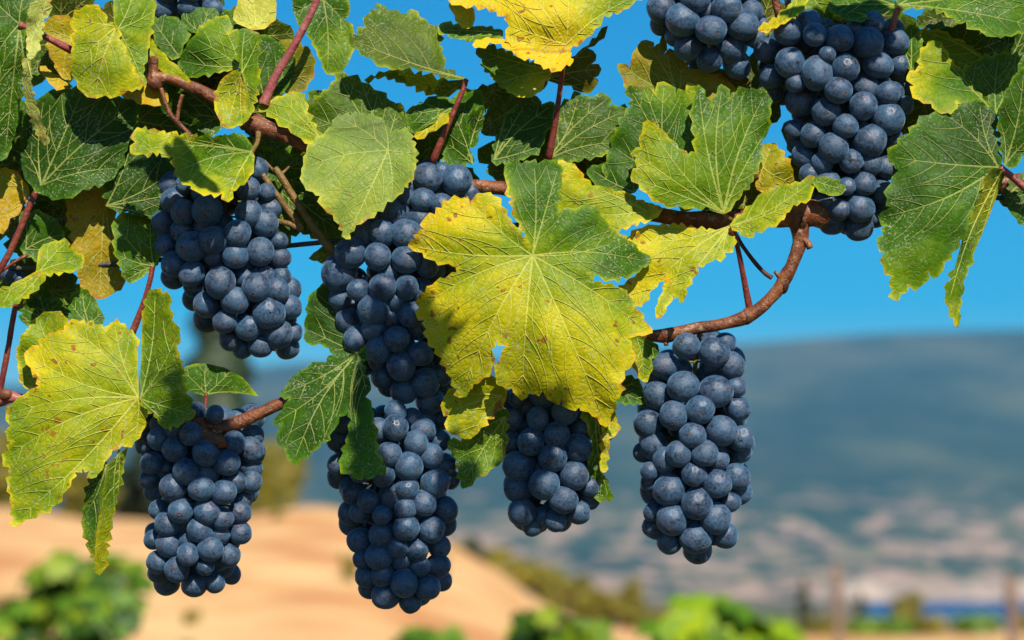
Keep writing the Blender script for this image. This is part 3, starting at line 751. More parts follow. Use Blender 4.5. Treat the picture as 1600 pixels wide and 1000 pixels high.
B_ = [(668,277,22),(713,281,22),(661,312,18.5),(733,303,21),(691,269,15),(635,366,23),(658,342,20.5),(618,333,21),(598,364,19.5),(549,395,23.5),(590,401,20),(635,406,22),(572,367,19),(530,426,26),(635,308,14),(598,448,20.5),(584,483,22.5),(560,453,17),(636,449,18),(658,456,19.5),(621,470,17),(612,495,20),(643,492,19.5),(532,466,17.5),(620,529,21),(583,514,19),(544,500,18),(627,572,21.5),(592,546,20),(556,529,19),(566,545,17),(653,512,18),(657,553,19),(609,427,17),(668,415,18),(678,419,18),(702,415,14),(694,431,17),(622,434,17),(664,598,21.5),(591,562,16),(632,610,19.5),(672,625,21),(597,589,18),(662,578,18),(608,603,17),(690,320,18),(690,360,20),(680,390,20),(690,460,19),(685,500,19),(690,540,19),(690,585,17)]
C_ = [(618,668,19.5),(650,692,19),(639,729,22),(662,672,18),(608,710,18),(673,712,19),(679,755,22),(636,763,17.5),(612,776,21),(662,786,19),(576,783,17),(553,770,18),(694,796,22),(634,794,17),(597,804,17),(563,800,17),(546,802,18),(674,828,19),(635,825,19),(598,836,20),(563,844,19),(652,858,19),(686,854,17),(592,869,20),(622,856,16),(631,911,21.5),(684,884,19),(628,874,18),(656,884,15),(598,898,17.5),(574,900,18),(668,917,19),(602,930,21),(640,940,17),(566,874,14),(529,688,17),(530,726,16),(538,662,16),(548,762,18),(590,672,18),(590,693,18),(692,726,19),(703,749,14),(687,688,17),(644,653,16),(618,643,17),(599,742,18),(609,736,17),(620,752,16),(560,700,18),(565,735,18)]
D_ = [(322,708,20),(291,737,20.5),(354,723,19),(366,691,16),(392,702,20.5),(270,761,20.5),(314,764,19.5),(349,769,18.5),(282,798,19),(322,799,19),(347,810,17),(312,828,19.5),(262,818,20.5),(248,796,15),(264,850,20.5),(294,866,17),(329,858,18.5),(304,913,19.5),(277,890,19.5),(320,884,15.5),(334,910,16.5),(357,868,18.5),(246,878,17.5),(366,753,18),(374,801,17),(376,833,17),(342,834,17),(240,843,14),(296,846,17),(395,680,17),(392,753,16),(392,729,17),(237,724,17),(234,748,15),(242,766,16),(323,739,19),(248,686,18),(229,694,16),(272,702,19),(259,732,17),(299,678,18),(277,670,18),(253,665,18),(307,643,14),(336,647,14),(376,779,17)]
E_ = [(882,644,20),(840,654,18.5),(801,654,17.5),(911,671,18),(902,700,22),(830,690,20.5),(870,680,18.5),(864,715,20.5),(851,756,22),(897,743,21.5),(880,781,21),(812,728,23.5),(811,763,22),(816,800,21.5),(800,690,14),(920,759,16),(903,800,18),(833,820,17.5),(868,814,17),(924,722,15),(848,806,14),(847,619,17),(809,622,14),(794,626,12)]
F_ = [(1068,604,24),(1118,612,25.5),(1115,550,23.5),(1039,572,22),(1072,541,19.5),(1094,640,22),(1052,649,21.5),(1127,673,22.5),(1013,662,21),(1151,637,20.5),(1142,571,20.5),(1027,618,20.5),(1157,685,20.5),(1061,709,19.5),(1101,708,20),(1089,786,24),(1046,766,23),(1120,755,21),(1084,741,20),(1082,680,20),(1039,718,19),(1049,812,23.5),(1118,810,23.5),(1087,840,24.5),(1150,745,19.5),(1022,695,21),(1006,707,15),(1121,718,16),(1132,537,17),(1150,604,15.5),(1015,736,14.5),(1014,754,13),(1139,783,16.5),(1021,800,16),(1047,846,18),(1133,837,20.5),(1090,860,20.5),(1160,707,15),(1040,740,16)]
GG = [(1356,67,23.5),(1312,60,21),(1398,65,20.5),(1235,99,23),(1277,114,25),(1273,54,18.5),(1232,50,21),(1264,34,18),(1198,78,18.5),(1206,120,19),(1321,106,21.5),(1373,102,21),(1364,34,16.5),(1252,158,24),(1291,174,22.5),(1348,165,21.5),(1310,141,20),(1352,138,20),(1386,185,25.5),(1356,220,26),(1302,231,23),(1321,197,19.5),(1270,211,18.5),(1330,252,20.5),(1404,101,14.5),(1336,47,15),(1388,146,18),(1380,133,14),(1293,85,13),(1242,130,14),(1243,202,15),(1257,243,19),(1413,165,14),(1395,145,16),(1285,255,17),(1359,255,18),(1393,216,15),(1390,234,14),(1386,261,18),(1342,324,22),(1351,287,17.5),(1378,300,18),(1323,291,14),(1300,345,20.5),(1342,354,21.5),(1369,342,14),(1311,327,16),(1290,315,18),(1267,307,18),(1267,273,17),(1294,285,18),(1285,330,14),(1377,322,15)]
H_ = [(1066,31,24),(1110,47,22),(1136,12,23),(1160,39,23.5),(1088,-3,22),(1175,18,18),(1034,15,21),(1141,76,22.5),(1075,73,20.5),(1110,94,19.5),(1151,103,20),(1056,56,17),(1102,16,16),(1190,38,10),(1120,-22,20),(1160,-18,20),(1060,-22,20),(1122,72,16)]
I_ = [(252,12,20),(294,12,15),(332,14,15),(276,10,16),(318,0,16),(262,-14,18),(300,-16,18)]
J_ = [(14,428,13),(30,436,11)]
bunch('wide grape bunch on the left, half shaded by the draped lime leaf', A_, 30, 0, [(400,205,0),(398,225,10),(385,245,24)])
bunch('long middle grape bunch partly hidden by the left edge of the biggest yellow leaf', B_, 34, 0, [(690,285,10),(676,290,24)], gaps=[(568,426,14),(697,306,14)])
bunch('mostly shaded lowest hanging grape bunch with a narrow strip of sunlight', C_, 42, 0, None)
bunch('lower left grape bunch under the cane stub, sunlit only at its lower end', D_, 26, 0, [(330,662,-10),(322,668,12)])
bunch('short grape bunch hanging below the tip of the biggest yellow leaf', E_, 24, 0, None, gaps=[(848,790,16)])
bunch('fully sunlit loose grape bunch hanging alone under the curved cane at the right', F_, 30, 0, [(1098,511,-6),(1092,524,8)], gaps=[(1086,570,26),(1128,645,14)])
bunch('tall grape bunch at the upper right with its top grapes in shade', GG, 44, 0, [(1394,40,30),(1360,36,36)], gaps=[(1258,84,14),(1290,74,10)])
bunch('grape bunch cut off by the top edge, right of centre', H_, 36, 0, [(1120,-60,30)])
bunch('small bit of a grape bunch at the top edge on the left', I_, 60, 0, [(285,-60,60)], keep=12)
bunch('tiny dark bit of a grape bunch deep in shade at the left edge', J_, 50, 0, None, keep=2)
# ------------------------------------------------------------------ the leaves, front ones first (photo pixels, depth in photo pixels)
# 1 large central leaf
leaf('largest yellow leaf with a shaded green upper lobe, hanging before the middle grapes', [(
 [(788,262),(800,253),(815,256),(828,252),(840,256),(858,250),(872,255),(877,272),(874,300),(871,334),(900,326),(937,320),(938,336),(955,355),(980,375),(998,392),(1018,410),(990,428),(960,437),(935,430),(918,424),(926,441),(960,447),(982,462),(992,480),(1006,500),(1020,520),(998,524),(974,527),(988,545),(993,562),(976,580),(970,600),(972,612),(961,626),(955,648),(948,668),(933,653),(920,644),(905,636),(893,641),(878,622),(866,630),(848,610),(836,616),(828,612),(815,626),(800,606),(786,604),(775,592),(780,565),(791,540),(776,533),(768,545),(770,570),(757,590),(740,600),(735,608),(718,622),(706,592),(697,575),(690,560),(680,545),(668,530),(666,514),(664,500),(652,498),(655,480),(652,468),(664,456),(675,445),(695,435),(714,426),(718,416),(700,412),(680,408),(660,395),(637,384),(651,374),(650,365),(663,359),(660,345),(680,335),(690,325),(700,314),(720,310),(735,315),(755,302),(770,305),(783,321),(800,348),(817,371),(829,390),(827,380),(812,350),(801,325),(793,292)],
 [(832,400,-88),(830,300,-78),(815,256,-58),(870,256,-62),(900,370,-86),(1016,410,-52),(950,400,-84),(720,330,-84),(638,385,-66),(700,370,-88),(655,480,-68),(718,620,-62),(760,500,-104),(815,625,-78),(880,520,-122),(948,668,-92),(1018,520,-78),(940,560,-116)],
 (832,400), [(835,258),(872,262),(1012,408),(960,380),(1015,519),(946,662),(815,620),(718,616),(655,480),(640,385),(735,318)],
 [(832,400,.6),(815,256,.2),(870,256,.26),(838,330,.3),(900,350,.24),(1016,410,.18),(950,415,.26),(890,425,.56),(940,460,.7),(720,330,.92),(640,385,.95),(760,330,.85),(700,400,.7),(655,480,.92),(718,620,.66),(740,520,.85),(815,620,.85),(870,500,.86),(948,665,.82),(1018,520,.8),(960,560,.84),(900,600,.88),(800,450,.84)])],  # upper lobes: own greener tint plus their shade, put into yel
 teeth=(14,4.2), h=6)
# 2 pale leaf above the middle bunch
leaf('pale green dusty leaf pointing down with its tip before the top of the middle bunch', [(
 [(474,258),(478,240),(490,225),(504,211),(520,196),(523,185),(535,180),(560,178),(585,182),(602,190),(607,212),(625,203),(640,206),(648,230),(650,255),(647,268),(638,286),(623,305),(605,315),(590,330),(575,342),(556,352),(541,374),(531,352),(520,336),(505,325),(500,306),(489,300),(475,290),(471,272)],
 [(606,236,-34),(541,372,-70),(475,260,-44),(560,180,-2),(530,190,-12),(602,195,-14),(648,250,-48),(560,260,-46),(520,300,-58)],
 (606,236), [(541,372),(476,262),(528,184),(600,192),(648,240),(612,312)],
 [(560,185,.25),(600,195,.2),(540,250,.58),(541,370,.62),(480,270,.52),(640,250,.5),(600,300,.6)])], yel=.55, brn=-.22, teeth=(11,4))
# 3 olive leaf behind it
leaf('olive green leaf standing up behind the pale dusty leaf, against the sky', [(
 [(476,174),(490,162),(500,150),(512,140),(525,125),(528,113),(545,119),(565,128),(585,140),(605,155),(620,168),(632,180),(636,195),(632,208),(612,222),(575,235),(530,232),(500,220),(484,205)],
 [(600,222,2),(528,113,34),(476,175,22),(632,190,18),(560,170,18)],
 (604,226), [(528,116),(478,178),(565,130),(620,170)])], yel=.33, brn=.12, teeth=(13,5))
leaf('small lime leaf between the brown cane and the olive leaf', [(
 [(404,167),(420,159),(440,150),(465,144),(476,155),(480,175),(495,203),(508,216),(492,226),(470,216),(450,200),(430,186)],
 [(404,167,-12),(465,145,4),(500,218,-18),(445,185,-20)], (500,216), [(408,167),(465,148),(440,152)])], yel=.62, teeth=(12,4))
# 5 top dull leaf
leaf('dull green leaf with a dark folded half, left of a red stalk against the sky', [(
 [(545,62),(570,42),(576,21),(592,16),(588,4),(607,16),(627,22),(641,26),(642,14),(655,25),(670,37),(685,52),(690,80),(694,107),(728,124,0),(700,124),(672,112),(645,106),(625,108),(605,105),(580,92),(560,78)],
 [(728,124,-6),(545,62,-30),(590,8,20),(690,60,16),(620,60,-4),(620,106,-26)],
 (728,124), [(548,62),(590,8),(642,20),(690,70),(610,104)]),
 ([(569,125),(600,113),(628,110),(660,118),(700,126,0),(728,124),(715,140),(692,151),(662,142),(632,130),(602,119)],
 [(728,124,-4),(570,124,16),(690,150,22),(640,118,-20)], (728,124), [(572,124),(692,149)])], yel=.28, brn=.18, teeth=(13,4.5),
 petiole=[(728,124,-6),(722,145,-8),(702,190,-8),(675,254,-4)], pmat=M_RED, pr=4.6)
# 6 yellow leaf at the top
leaf('bright yellow leaf at the top edge with a curled orange flap above a red stalk', [(
 [(700,0),(705,-40),(780,-62),(880,-66),(960,-50),(1010,-10),(975,15),(944,25),(930,45),(917,59),(895,72),(885,80),(850,84),(810,72),(795,66),(790,60),(796,40),(790,25),(760,12),(720,8)],
 [(885,72,-44),(700,0,-20),(790,30,-42),(850,30,-60),(960,0,-38),(880,-60,10),(1005,-8,-20)],
 (884,70), [(702,-5),(780,-55),(880,-62),(1000,-10),(800,60)],
 [(720,0,.85),(800,20,.97),(870,40,.98),(960,15,.6),(1000,-10,.5),(850,70,1)]),
 ([(738,70),(752,62),(768,60),(795,66),(810,72),(850,84),(885,80),(892,90),(896,96),(885,101),(872,111),(858,106),(845,101),(836,92),(827,90),(815,92),(800,80),(783,68),(765,66),(748,74)],
 [(738,70,-44),(800,68,-46),(885,80,-44),(896,96,-66),(845,100,-70),(870,108,-66)], (884,78), [(845,98),(893,95),(742,69)],
 [(740,70,.9),(850,95,1.0)])], yel=.95, teeth=(13,3.6), petiole=[(884,80,-40),(879,112,-20),(868,190,-4),(857,250,4)], pmat=M_RED, pr=4.6)
leaf('dark shaded leaf against the sky right of the yellow top leaf', [(
 [(850,120),(880,100),(920,70),(950,40),(936,64),(918,75),(932,86),(924,100),(940,108),(930,121),(934,131),(914,146),(893,134),(868,130)],
 [(850,120,20),(950,40,34),(940,108,44),(914,145,44)], (858,122), [(945,46),(936,108),(914,143)])], yel=.18, brn=.45, teeth=(14,3))
leaf('olive leaf with a sunlit lower margin hanging below the yellow top leaf', [(
 [(744,76),(765,70),(790,80),(815,92),(845,102),(864,112),(852,126),(840,145),(825,153),(800,146),(778,131),(757,106)],
 [(744,78,4),(864,112,6),(825,152,-22),(795,105,14)], (864,112), [(750,80),(825,150),(780,130)],
 [(750,80,.35),(800,100,.4),(835,140,.75)])], yel=.4, teeth=(12,3.5))  # higher yel puts the sunlight on the lower margin into the colour
leaf('small green leaf lying flat under the left end of the yellow top leaf', [(
 [(684,50),(692,35),(720,40),(760,42),(786,48),(778,62),(745,63),(715,60)],
 [(684,50,4),(786,48,-14),(720,60,-10),(740,42,16)], (784,52), [(690,48),(720,58)])], yel=.36, teeth=(12,3))
leaf('pale sunlit leaf sliver hanging between the two top leaves', [(
 [(702,4),(722,3),(741,14),(739,40),(730,45),(719,40),(710,24)], [(702,4,8),(741,14,10),(730,45,-6)], (736,12), [(730,42),(706,6)])], yel=.8, teeth=(12,2))
# 8..11 green leaves behind the stalks
leaf('dull green leaf right of the red stalk, its veins fanning from the stalk foot', [(
 [(856,250),(865,215),(876,165),(907,145),(904,160),(925,152),(951,150),(950,165),(966,167),(982,171),(975,190),(968,205),(966,220),(955,234),(930,245),(897,252)],
 [(858,248,14),(907,145,40),(982,170,36),(960,225,16),(910,200,18)], (858,248), [(905,150),(950,153),(978,172),(962,222)])], yel=.26, brn=.08, teeth=(15,5))
leaf('dark green leaf left of the red stalk above the big yellow leaf', [(
 [(768,252),(778,220),(784,195),(795,175),(820,162),(846,163),(866,160),(863,185),(853,206),(845,230),(830,242),(800,256)],
 [(768,252,16),(866,160,46),(795,175,44),(840,235,16)], (772,250), [(820,164),(862,164),(846,228),(790,185)])], yel=.2, teeth=(13,4.5))
leaf('upright green leaf with a dark folded edge behind the top grapes of the middle bunch', [(
 [(690,258),(695,230),(697,200),(700,172),(712,150),(735,140),(756,150),(756,166,0),(735,178,0),(732,228,0),(742,250),(720,260)],
 [(690,258,24),(735,142,44),(705,200,26),(735,225,8)], (738,256), [(735,144),(704,170),(700,225)]),
 ([(735,178),(756,166),(755,190),(748,206),(744,228),(732,229)], [(735,178,12),(756,166,26),(732,228,8),(748,205,30)], (735,226), [(754,170)])], yel=.26, teeth=(11,3.5))
leaf('dark leaf with a sunlit dusty margin left of the upright green leaf', [(
 [(634,176),(650,165),(680,150),(700,154),(711,165),(702,176),(672,194,0),(648,210),(636,196)],
 [(634,176,22),(700,155,34),(648,210,4),(680,180,8)], (706,168), [(638,180),(650,205)]),
 ([(648,210),(672,194),(695,177),(702,182),(692,195),(670,207),(652,218)], [(648,210,2),(700,178,4),(670,205,-14)], (700,180), [(652,214)],
 [(670,205,.78)])], yel=.28, teeth=(12,3))  # the lit strip along the margin is put into this higher yel
# 12 lime leaf right of centre
leaf('broad lobed lime leaf with a green right half, right of the big yellow leaf', [(
 [(1131,335),(1105,320),(1085,325),(1060,322),(1035,318),(1012,303),(998,288),(985,277),(995,262),(994,246),(987,236),(1000,230),(1003,208),(1012,187),(1030,200),(1045,215),(1060,231),(1075,241),(1086,237),(1086,215),(1082,190),(1081,168),(1091,132),(1102,150),(1112,166),(1119,148),(1127,131),(1141,153),(1150,143),(1160,136),(1168,145),(1182,140),(1197,141),(1204,165),(1202,200),(1191,220),(1187,255),(1172,287),(1150,314)],
 [(1130,333,-34),(1012,188,-56),(988,236,-64),(985,277,-60),(1060,290,-66),(1090,135,-8),(1127,135,-4),(1197,142,-8),(1202,200,-14),(1140,220,-36),(1086,238,-44)],
 (1130,333), [(1013,192),(990,238),(988,277),(1091,138),(1127,136),(1195,145),(1200,200)],
 [(1012,190,.66),(1000,270,.64),(1060,300,.55),(1090,320,.5),(1092,140,.22),(1127,140,.28),(1195,145,.22),(1195,210,.32),(1130,250,.48),(1115,200,.4)])], teeth=(15,4), petiole=[(1130,333,-32),(1140,342,-20),(1152,350,4)], pmat=M_SHOOT, pr=4)
leaf('dark green leaf with pointed teeth behind the broad lobed lime leaf', [(
 [(955,230),(960,210),(968,198),(975,182),(986,168),(983,134),(1001,147),(1003,129),(1023,145),(1037,127),(1056,148),(1085,132),(1095,160),(1100,230),(1040,285),(1000,288),(965,285),(940,268)],
 [(940,268,10),(983,134,20),(1037,128,26),(1085,140,20),(1040,260,-4)], (1045,275), [(985,140),(1004,133),(1037,131),(958,230)],
 [(1037,135,.55),(985,180,.22),(1040,220,.25)])], yel=.22, teeth=(15,5))  # first yel point paints the lit bit at the top
leaf('yellow lime leaf on a red stalk, its long right arm over the old wood', [(
 [(1142,354,0),(1120,360),(1090,358),(1060,352),(1030,352),(1003,356),(985,368),(975,385),(985,400),(1010,412),(992,432),(975,445),(965,452),(985,466),(998,479),(1004,475),(1015,456),(1030,441),(1045,431),(1036,455),(1028,474),(1024,488),(1033,497),(1041,480),(1051,460),(1060,464),(1067,473),(1072,450),(1082,435),(1091,416),(1103,412),(1117,404),(1130,406),(1132,395),(1146,387),(1148,372)],
 [(1142,356,-30),(1060,352,-20),(985,380,-34),(975,450,-40),(1035,495,-66),(1030,440,-50),(1130,400,-46),(1080,400,-52)],
 (1140,354), [(980,378),(998,476),(1034,494),(1066,470),(1128,402)],
 [(1060,360,.8),(1000,390,.88),(990,450,.92),(1034,490,.62),(1100,390,.72),(1120,380,.6)]),
 ([(1140,352),(1160,335),(1175,320),(1190,301),(1220,290),(1250,285),(1274,276,0),(1276,282,0),(1266,312),(1252,316),(1240,320),(1220,345),(1200,355),(1180,362),(1170,372),(1155,362)],
 [(1140,354,-30),(1220,290,-22),(1274,276,-36),(1266,312,-52),(1190,355,-50)], (1142,354), [(1270,284),(1238,320),(1180,362)], [(1200,320,.62),(1270,290,.6)]),
 ([(1274,276),(1300,279),(1313,287),(1322,296),(1308,306),(1290,303),(1276,294)], [(1274,276,-36),(1322,296,-22),(1300,303,-34)], (1276,284), [(1320,296)], [(1300,290,.45)])],
 yel=.6, teeth=(13,3.6), petiole=[(1144,358,-34),(1152,385,-24),(1163,440,-8),(1173,492,0)], pmat=M_RED, pr=4.6)
# 15 big green right
leaf('large dark green leaf hanging on the right with a narrow folded half beside the sky', [(
 [(1563,262),(1557,180),(1532,160),(1514,158),(1495,170),(1478,178),(1450,180),(1432,194),(1421,208),(1402,225),(1387,243),(1396,256),(1404,266),(1392,286),(1386,310),(1394,324),(1372,338),(1384,352),(1371,382),(1383,395),(1380,416),(1392,430),(1394,468),(1408,460),(1420,447),(1438,448),(1450,425),(1465,433),(1476,410),(1488,395),(1500,376),(1514,342),(1528,300),(1546,272)],
 [(1563,262,-40),(1514,158,-20),(1390,245,-50),(1372,340,-66),(1394,466,-84),(1470,320,-84),(1500,375,-74),(1465,430,-78),(1550,180,-22)],
 (1560,262), [(1394,462),(1374,342),(1392,246),(1480,180),(1530,162),(1464,430)], [(1520,200,.12),(1400,260,.24),(1430,310,.16),(1394,460,.42),(1420,400,.36),(1480,320,.34)]),
 ([(1566,264),(1545,269,0),(1535,285,0),(1528,300,0),(1514,342,0),(1506,362,0),(1500,388,0),(1491,420),(1478,455),(1482,480),(1489,498),(1497,512),(1499,486),(1505,440),(1520,400,0),(1541,350,0),(1560,300,0),(1570,274)],
 [(1566,264,-40),(1530,290,-66),(1500,390,-72),(1497,510,-66),(1520,400,-40),(1565,285,-20)], (1565,266), [(1497,508),(1482,470)],
 [(1566,264,.35),(1510,400,.4),(1497,500,.45),(1535,290,.7)])], yel=.28, teeth=(13,4.6), petiole=[(1562,262,-38),(1580,275,-30),(1602,294,-24),(1622,306,-16)], pmat=M_PINK, pr=6)
leaf('green leaf cut by the right edge above the large dark hanging leaf', [(
 [(1561,185),(1566,160),(1576,135),(1590,112),(1625,96),(1630,235),(1598,243),(1577,264),(1566,240)],
 [(1561,185,-40),(1590,112,-44),(1577,264,-44),(1625,170,-58)], (1570,258), [(1600,112),(1625,200),(1563,190)])], yel=.26, teeth=(14,3.5))
leaf('wide green leaf seen from below along the top right corner', [(
 [(1404,12),(1400,-30),(1500,-60),(1625,-50),(1630,48),(1592,51),(1570,56),(1560,58),(1530,47),(1490,28),(1460,13),(1425,12)],
 [(1404,10,-20),(1560,57,-56),(1625,0,-30),(1500,-50,30),(1490,20,-38)], (1404,8), [(1622,42),(1500,-50),(1560,54),(1620,-30)])], yel=.33, teeth=(15,4),
 petiole=[(1404,10,-18),(1398,28,-10),(1392,48,4)], pmat=M_PINK, pr=5)
leaf('green leaf above the round grapes of the top right bunch', [(
 [(1294,12),(1305,-25),(1380,-25),(1399,10),(1390,16),(1372,20),(1355,30),(1336,33),(1315,25)],
 [(1294,10,-14),(1399,8,-10),(1335,32,-40),(1340,-20,20)], (1398,8), [(1296,8),(1335,31),(1320,-20)])], yel=.3, teeth=(13,3.5))
leaf('top edge lime leaf with a pale dusty rolled margin beside the upper right bunch', [(
 [(1240,12),(1236,-20),(1300,-25),(1297,12),(1304,38),(1285,44),(1268,28),(1255,15)], [(1240,10,0),(1300,-20,22),(1300,38,16),(1268,20,0)], (1262,-10), [(1300,36),(1240,8)], [(1275,20,.48)]),
 ([(1184,46),(1200,36),(1214,28),(1228,14),(1240,2),(1258,-14),(1266,-8),(1256,10),(1238,28),(1220,38),(1206,44),(1192,50)], [(1184,46,-28),(1260,-10,-12),(1206,44,-40),(1228,14,-26)], (1260,-8), [(1190,46)], [(1220,30,.66)])], yel=.5, teeth=(10,3))
leaf('small curled lobed leaf in sun right of the top right bunch', [(
 [(1456,63),(1475,75),(1490,100),(1505,120),(1535,155),(1562,178,0),(1556,184),(1528,162),(1500,163),(1495,160),(1492,172),(1480,176),(1465,175),(1455,162),(1435,156),(1424,145),(1428,134),(1417,118),(1430,110),(1441,105),(1437,90),(1447,72)],
 [(1560,180,-6),(1456,64,-10),(1417,118,-22),(1478,175,-26),(1480,130,-6)], (1545,168), [(1456,68),(1420,119),(1478,172),(1430,146)],
 [(1450,80,.6),(1420,120,.68),(1500,130,.36),(1470,170,.5)])], yel=.5, teeth=(13,4))
leaf('green leaf behind the curled lobed leaf near the right edge', [(
 [(1505,110),(1530,92),(1560,84),(1612,88),(1612,140),(1572,172),(1556,182),(1535,155),(1518,135)],
 [(1505,110,16),(1560,85,26),(1556,180,6),(1610,110,26)], (1556,178), [(1508,112),(1560,88),(1606,100)])], yel=.34, teeth=(13,4))
leaf('olive leaf lit by the sun under the wide leaf of the top right corner', [(
 [(1438,46),(1470,48),(1510,70),(1537,90),(1512,112),(1490,112),(1470,84),(1446,70)], [(1438,46,30),(1537,90,34),(1490,112,24)], (1536,92), [(1442,50),(1490,108)])], yel=.52, teeth=(13,3))
leaf('narrow green leaf between the top right bunch and the curled lobed leaf', [(
 [(1408,60),(1422,38),(1436,44),(1441,70),(1436,105),(1422,110),(1410,92)], [(1408,60,12),(1436,44,10),(1422,110,2)], (1424,108), [(1424,42),(1410,64)])], yel=.36, teeth=(12,3.5))
leaf('brown withering leaf standing against the sky below the top bunch', [(
 [(966,99),(984,106),(993,76),(1010,62),(1022,73),(1030,68),(1041,52),(1041,64),(1037,86),(1052,78),(1064,90),(1078,108),(1110,116),(1132,120),(1152,142),(1112,168),(1090,140),(1060,152),(1020,148),(985,146),(974,125)],
 [(966,99,38),(1010,62,50),(1041,54,56),(1078,110,44),(1112,166,44),(1010,140,36)], (1060,150), [(970,101),(1010,66),(1040,58),(1064,92),(1146,140)])], yel=.66, brn=.55, teeth=(16,3))
leaf('folded olive yellow leaf showing sky through its gaps right of the broad lime leaf', [(
 [(1190,231),(1203,224),(1216,232),(1235,256),(1240,275),(1236,292),(1214,287),(1192,301),(1180,290),(1193,262)],
 [(1190,231,24),(1240,290,30),(1180,290,16),(1220,260,8)], (1192,262), [(1236,286),(1205,228),(1185,290)])], yel=.72, brn=.3, teeth=(14,3.5))
leaf('small olive leaf hanging beside the old wood near the top right bunch', [(
 [(1212,284),(1226,276),(1232,268),(1246,272),(1252,290),(1240,296),(1222,294)], [(1212,284,24),(1252,290,30),(1232,268,40)], (1216,288), [(1248,288)])], yel=.5, brn=.25, teeth=(12,3))
leaf('yellow lime leaf half hidden behind the green lobe of the biggest leaf', [(
 [(868,252),(886,254),(902,262),(912,278),(925,290),(945,293),(960,299),(985,303),(994,312),(1020,320),(1036,326),(1020,342),(990,350),(960,362),(930,372),(890,360),(868,340),(862,300)],
 [(868,252,-34),(945,293,-30),(1036,326,-30),(890,350,-50),(960,340,-46)], (1010,330), [(872,258),(925,294),(960,302),(880,330)])], yel=.66, teeth=(12,3.6))
leaf('dark green leaf in the gap above the half hidden yellow lime leaf', [(
 [(918,262),(935,258),(965,252),(990,252),(1002,288),(986,303),(945,296),(928,286)], [(918,262,10),(990,252,0),(986,303,-14)], (990,300), [(922,264),(985,256)])], yel=.24, teeth=(13,3.5))
# 30 left bottom
leaf('big lime leaf at the lower left with folded right half and a curled hanging lobe', [(
 [(218,628,0),(216,590,0),(215,545),(212,525),(200,515),(188,505),(178,503),(171,508),(164,518),(150,507),(135,507),(125,502),(105,505),(100,516),(85,520),(70,526),(62,540),(45,545),(38,556),(48,575),(58,590),(61,603),(40,615),(22,628),(9,645),(16,665),(10,680),(18,690),(4,717),(18,740),(12,758),(19,790),(21,823),(40,812),(62,802),(82,792),(98,772),(112,750),(117,737),(128,731),(140,735),(143,748),(152,742),(164,722),(175,705),(190,697),(210,690),(222,675),(226,655),(231,645)],
 [(216,622,-50),(178,504,-30),(105,506,-34),(40,556,-40),(9,645,-46),(5,717,-52),(21,820,-72),(110,640,-76),(140,735,-70),(212,688,-50),(90,740,-80)],
 (216,622), [(22,818),(6,716),(10,646),(42,556),(106,508),(178,506),(212,686)],
 [(50,555,.86),(105,515,.78),(178,510,.66),(210,560,.62),(110,620,.7),(15,660,.6),(15,720,.62),(30,800,.6),(90,740,.66),(200,680,.72)]),
 ([(220,628,0),(219,590,0),(221,545,0),(222,500),(229,465),(241,452),(255,460),(263,457),(265,480),(269,500),(281,520),(276,541),(284,570),(288,600),(304,651),(290,656),(270,665),(262,669),(255,668),(247,655),(240,645),(231,640)],
 [(218,624,-50),(221,520,-30),(241,453,-40),(281,520,-84),(303,650,-88),(260,666,-76),(245,580,-66)],
 (219,624), [(243,458),(279,522),(284,572),(301,648),(262,664)], [(240,460,.5),(281,525,.6),(300,645,.46),(240,600,.42)]),
 ([(200,698,0),(193,730),(186,760),(179,790),(172,830),(166,856),(163,890),(150,896),(147,870,0),(152,820,0),(160,770,0),(168,725,0)],
 [(200,698,-44),(163,890,-40),(150,895,-62),(168,725,-64),(180,780,-44)], (186,702), [(156,892),(178,790)], [(180,740,.45),(160,860,.6)]),
 ([(168,722,0),(160,770,0),(152,820,0),(147,872),(142,866),(138,845),(130,830),(130,805),(134,775),(142,745)],
 [(168,722,-64),(147,870,-62),(130,810,-40),(142,745,-44)], (166,726), [(145,866),(132,808)], [(140,800,.3)])],
 yel=.6, teeth=(12,4.4), petiole=[(217,624,-48),(232,642,-24),(256,652,-8)], pmat=M_RED, pr=4.4)
leaf('lime leaf peeping out behind the upper left of the big lower left leaf', [(
 [(30,585),(26,550),(38,520),(58,496),(76,487),(100,493),(106,506),(90,540),(70,570),(62,602),(40,607)],
 [(30,585,-16),(76,488,-10),(106,506,-16),(60,600,-22)], (95,570), [(28,556),(60,498),(40,600)])], yel=.6, teeth=(12,3.5))
leaf('small arched dark green leaf on a thin red stalk above the lower left bunch', [(
 [(283,582),(289,573),(305,568),(322,568),(350,574),(380,590),(404,619),(380,616),(350,613),(322,619),(290,611),(283,600)],
 [(322,618,12),(283,590,6),(322,568,34),(404,618,-6)], (322,616), [(286,580),(320,570),(360,580),(400,617)])], yel=.3, teeth=(0,0),
 petiole=[(322,614,12),(321,640,6),(319,664,0)], pmat=M_RED, pr=2.6)
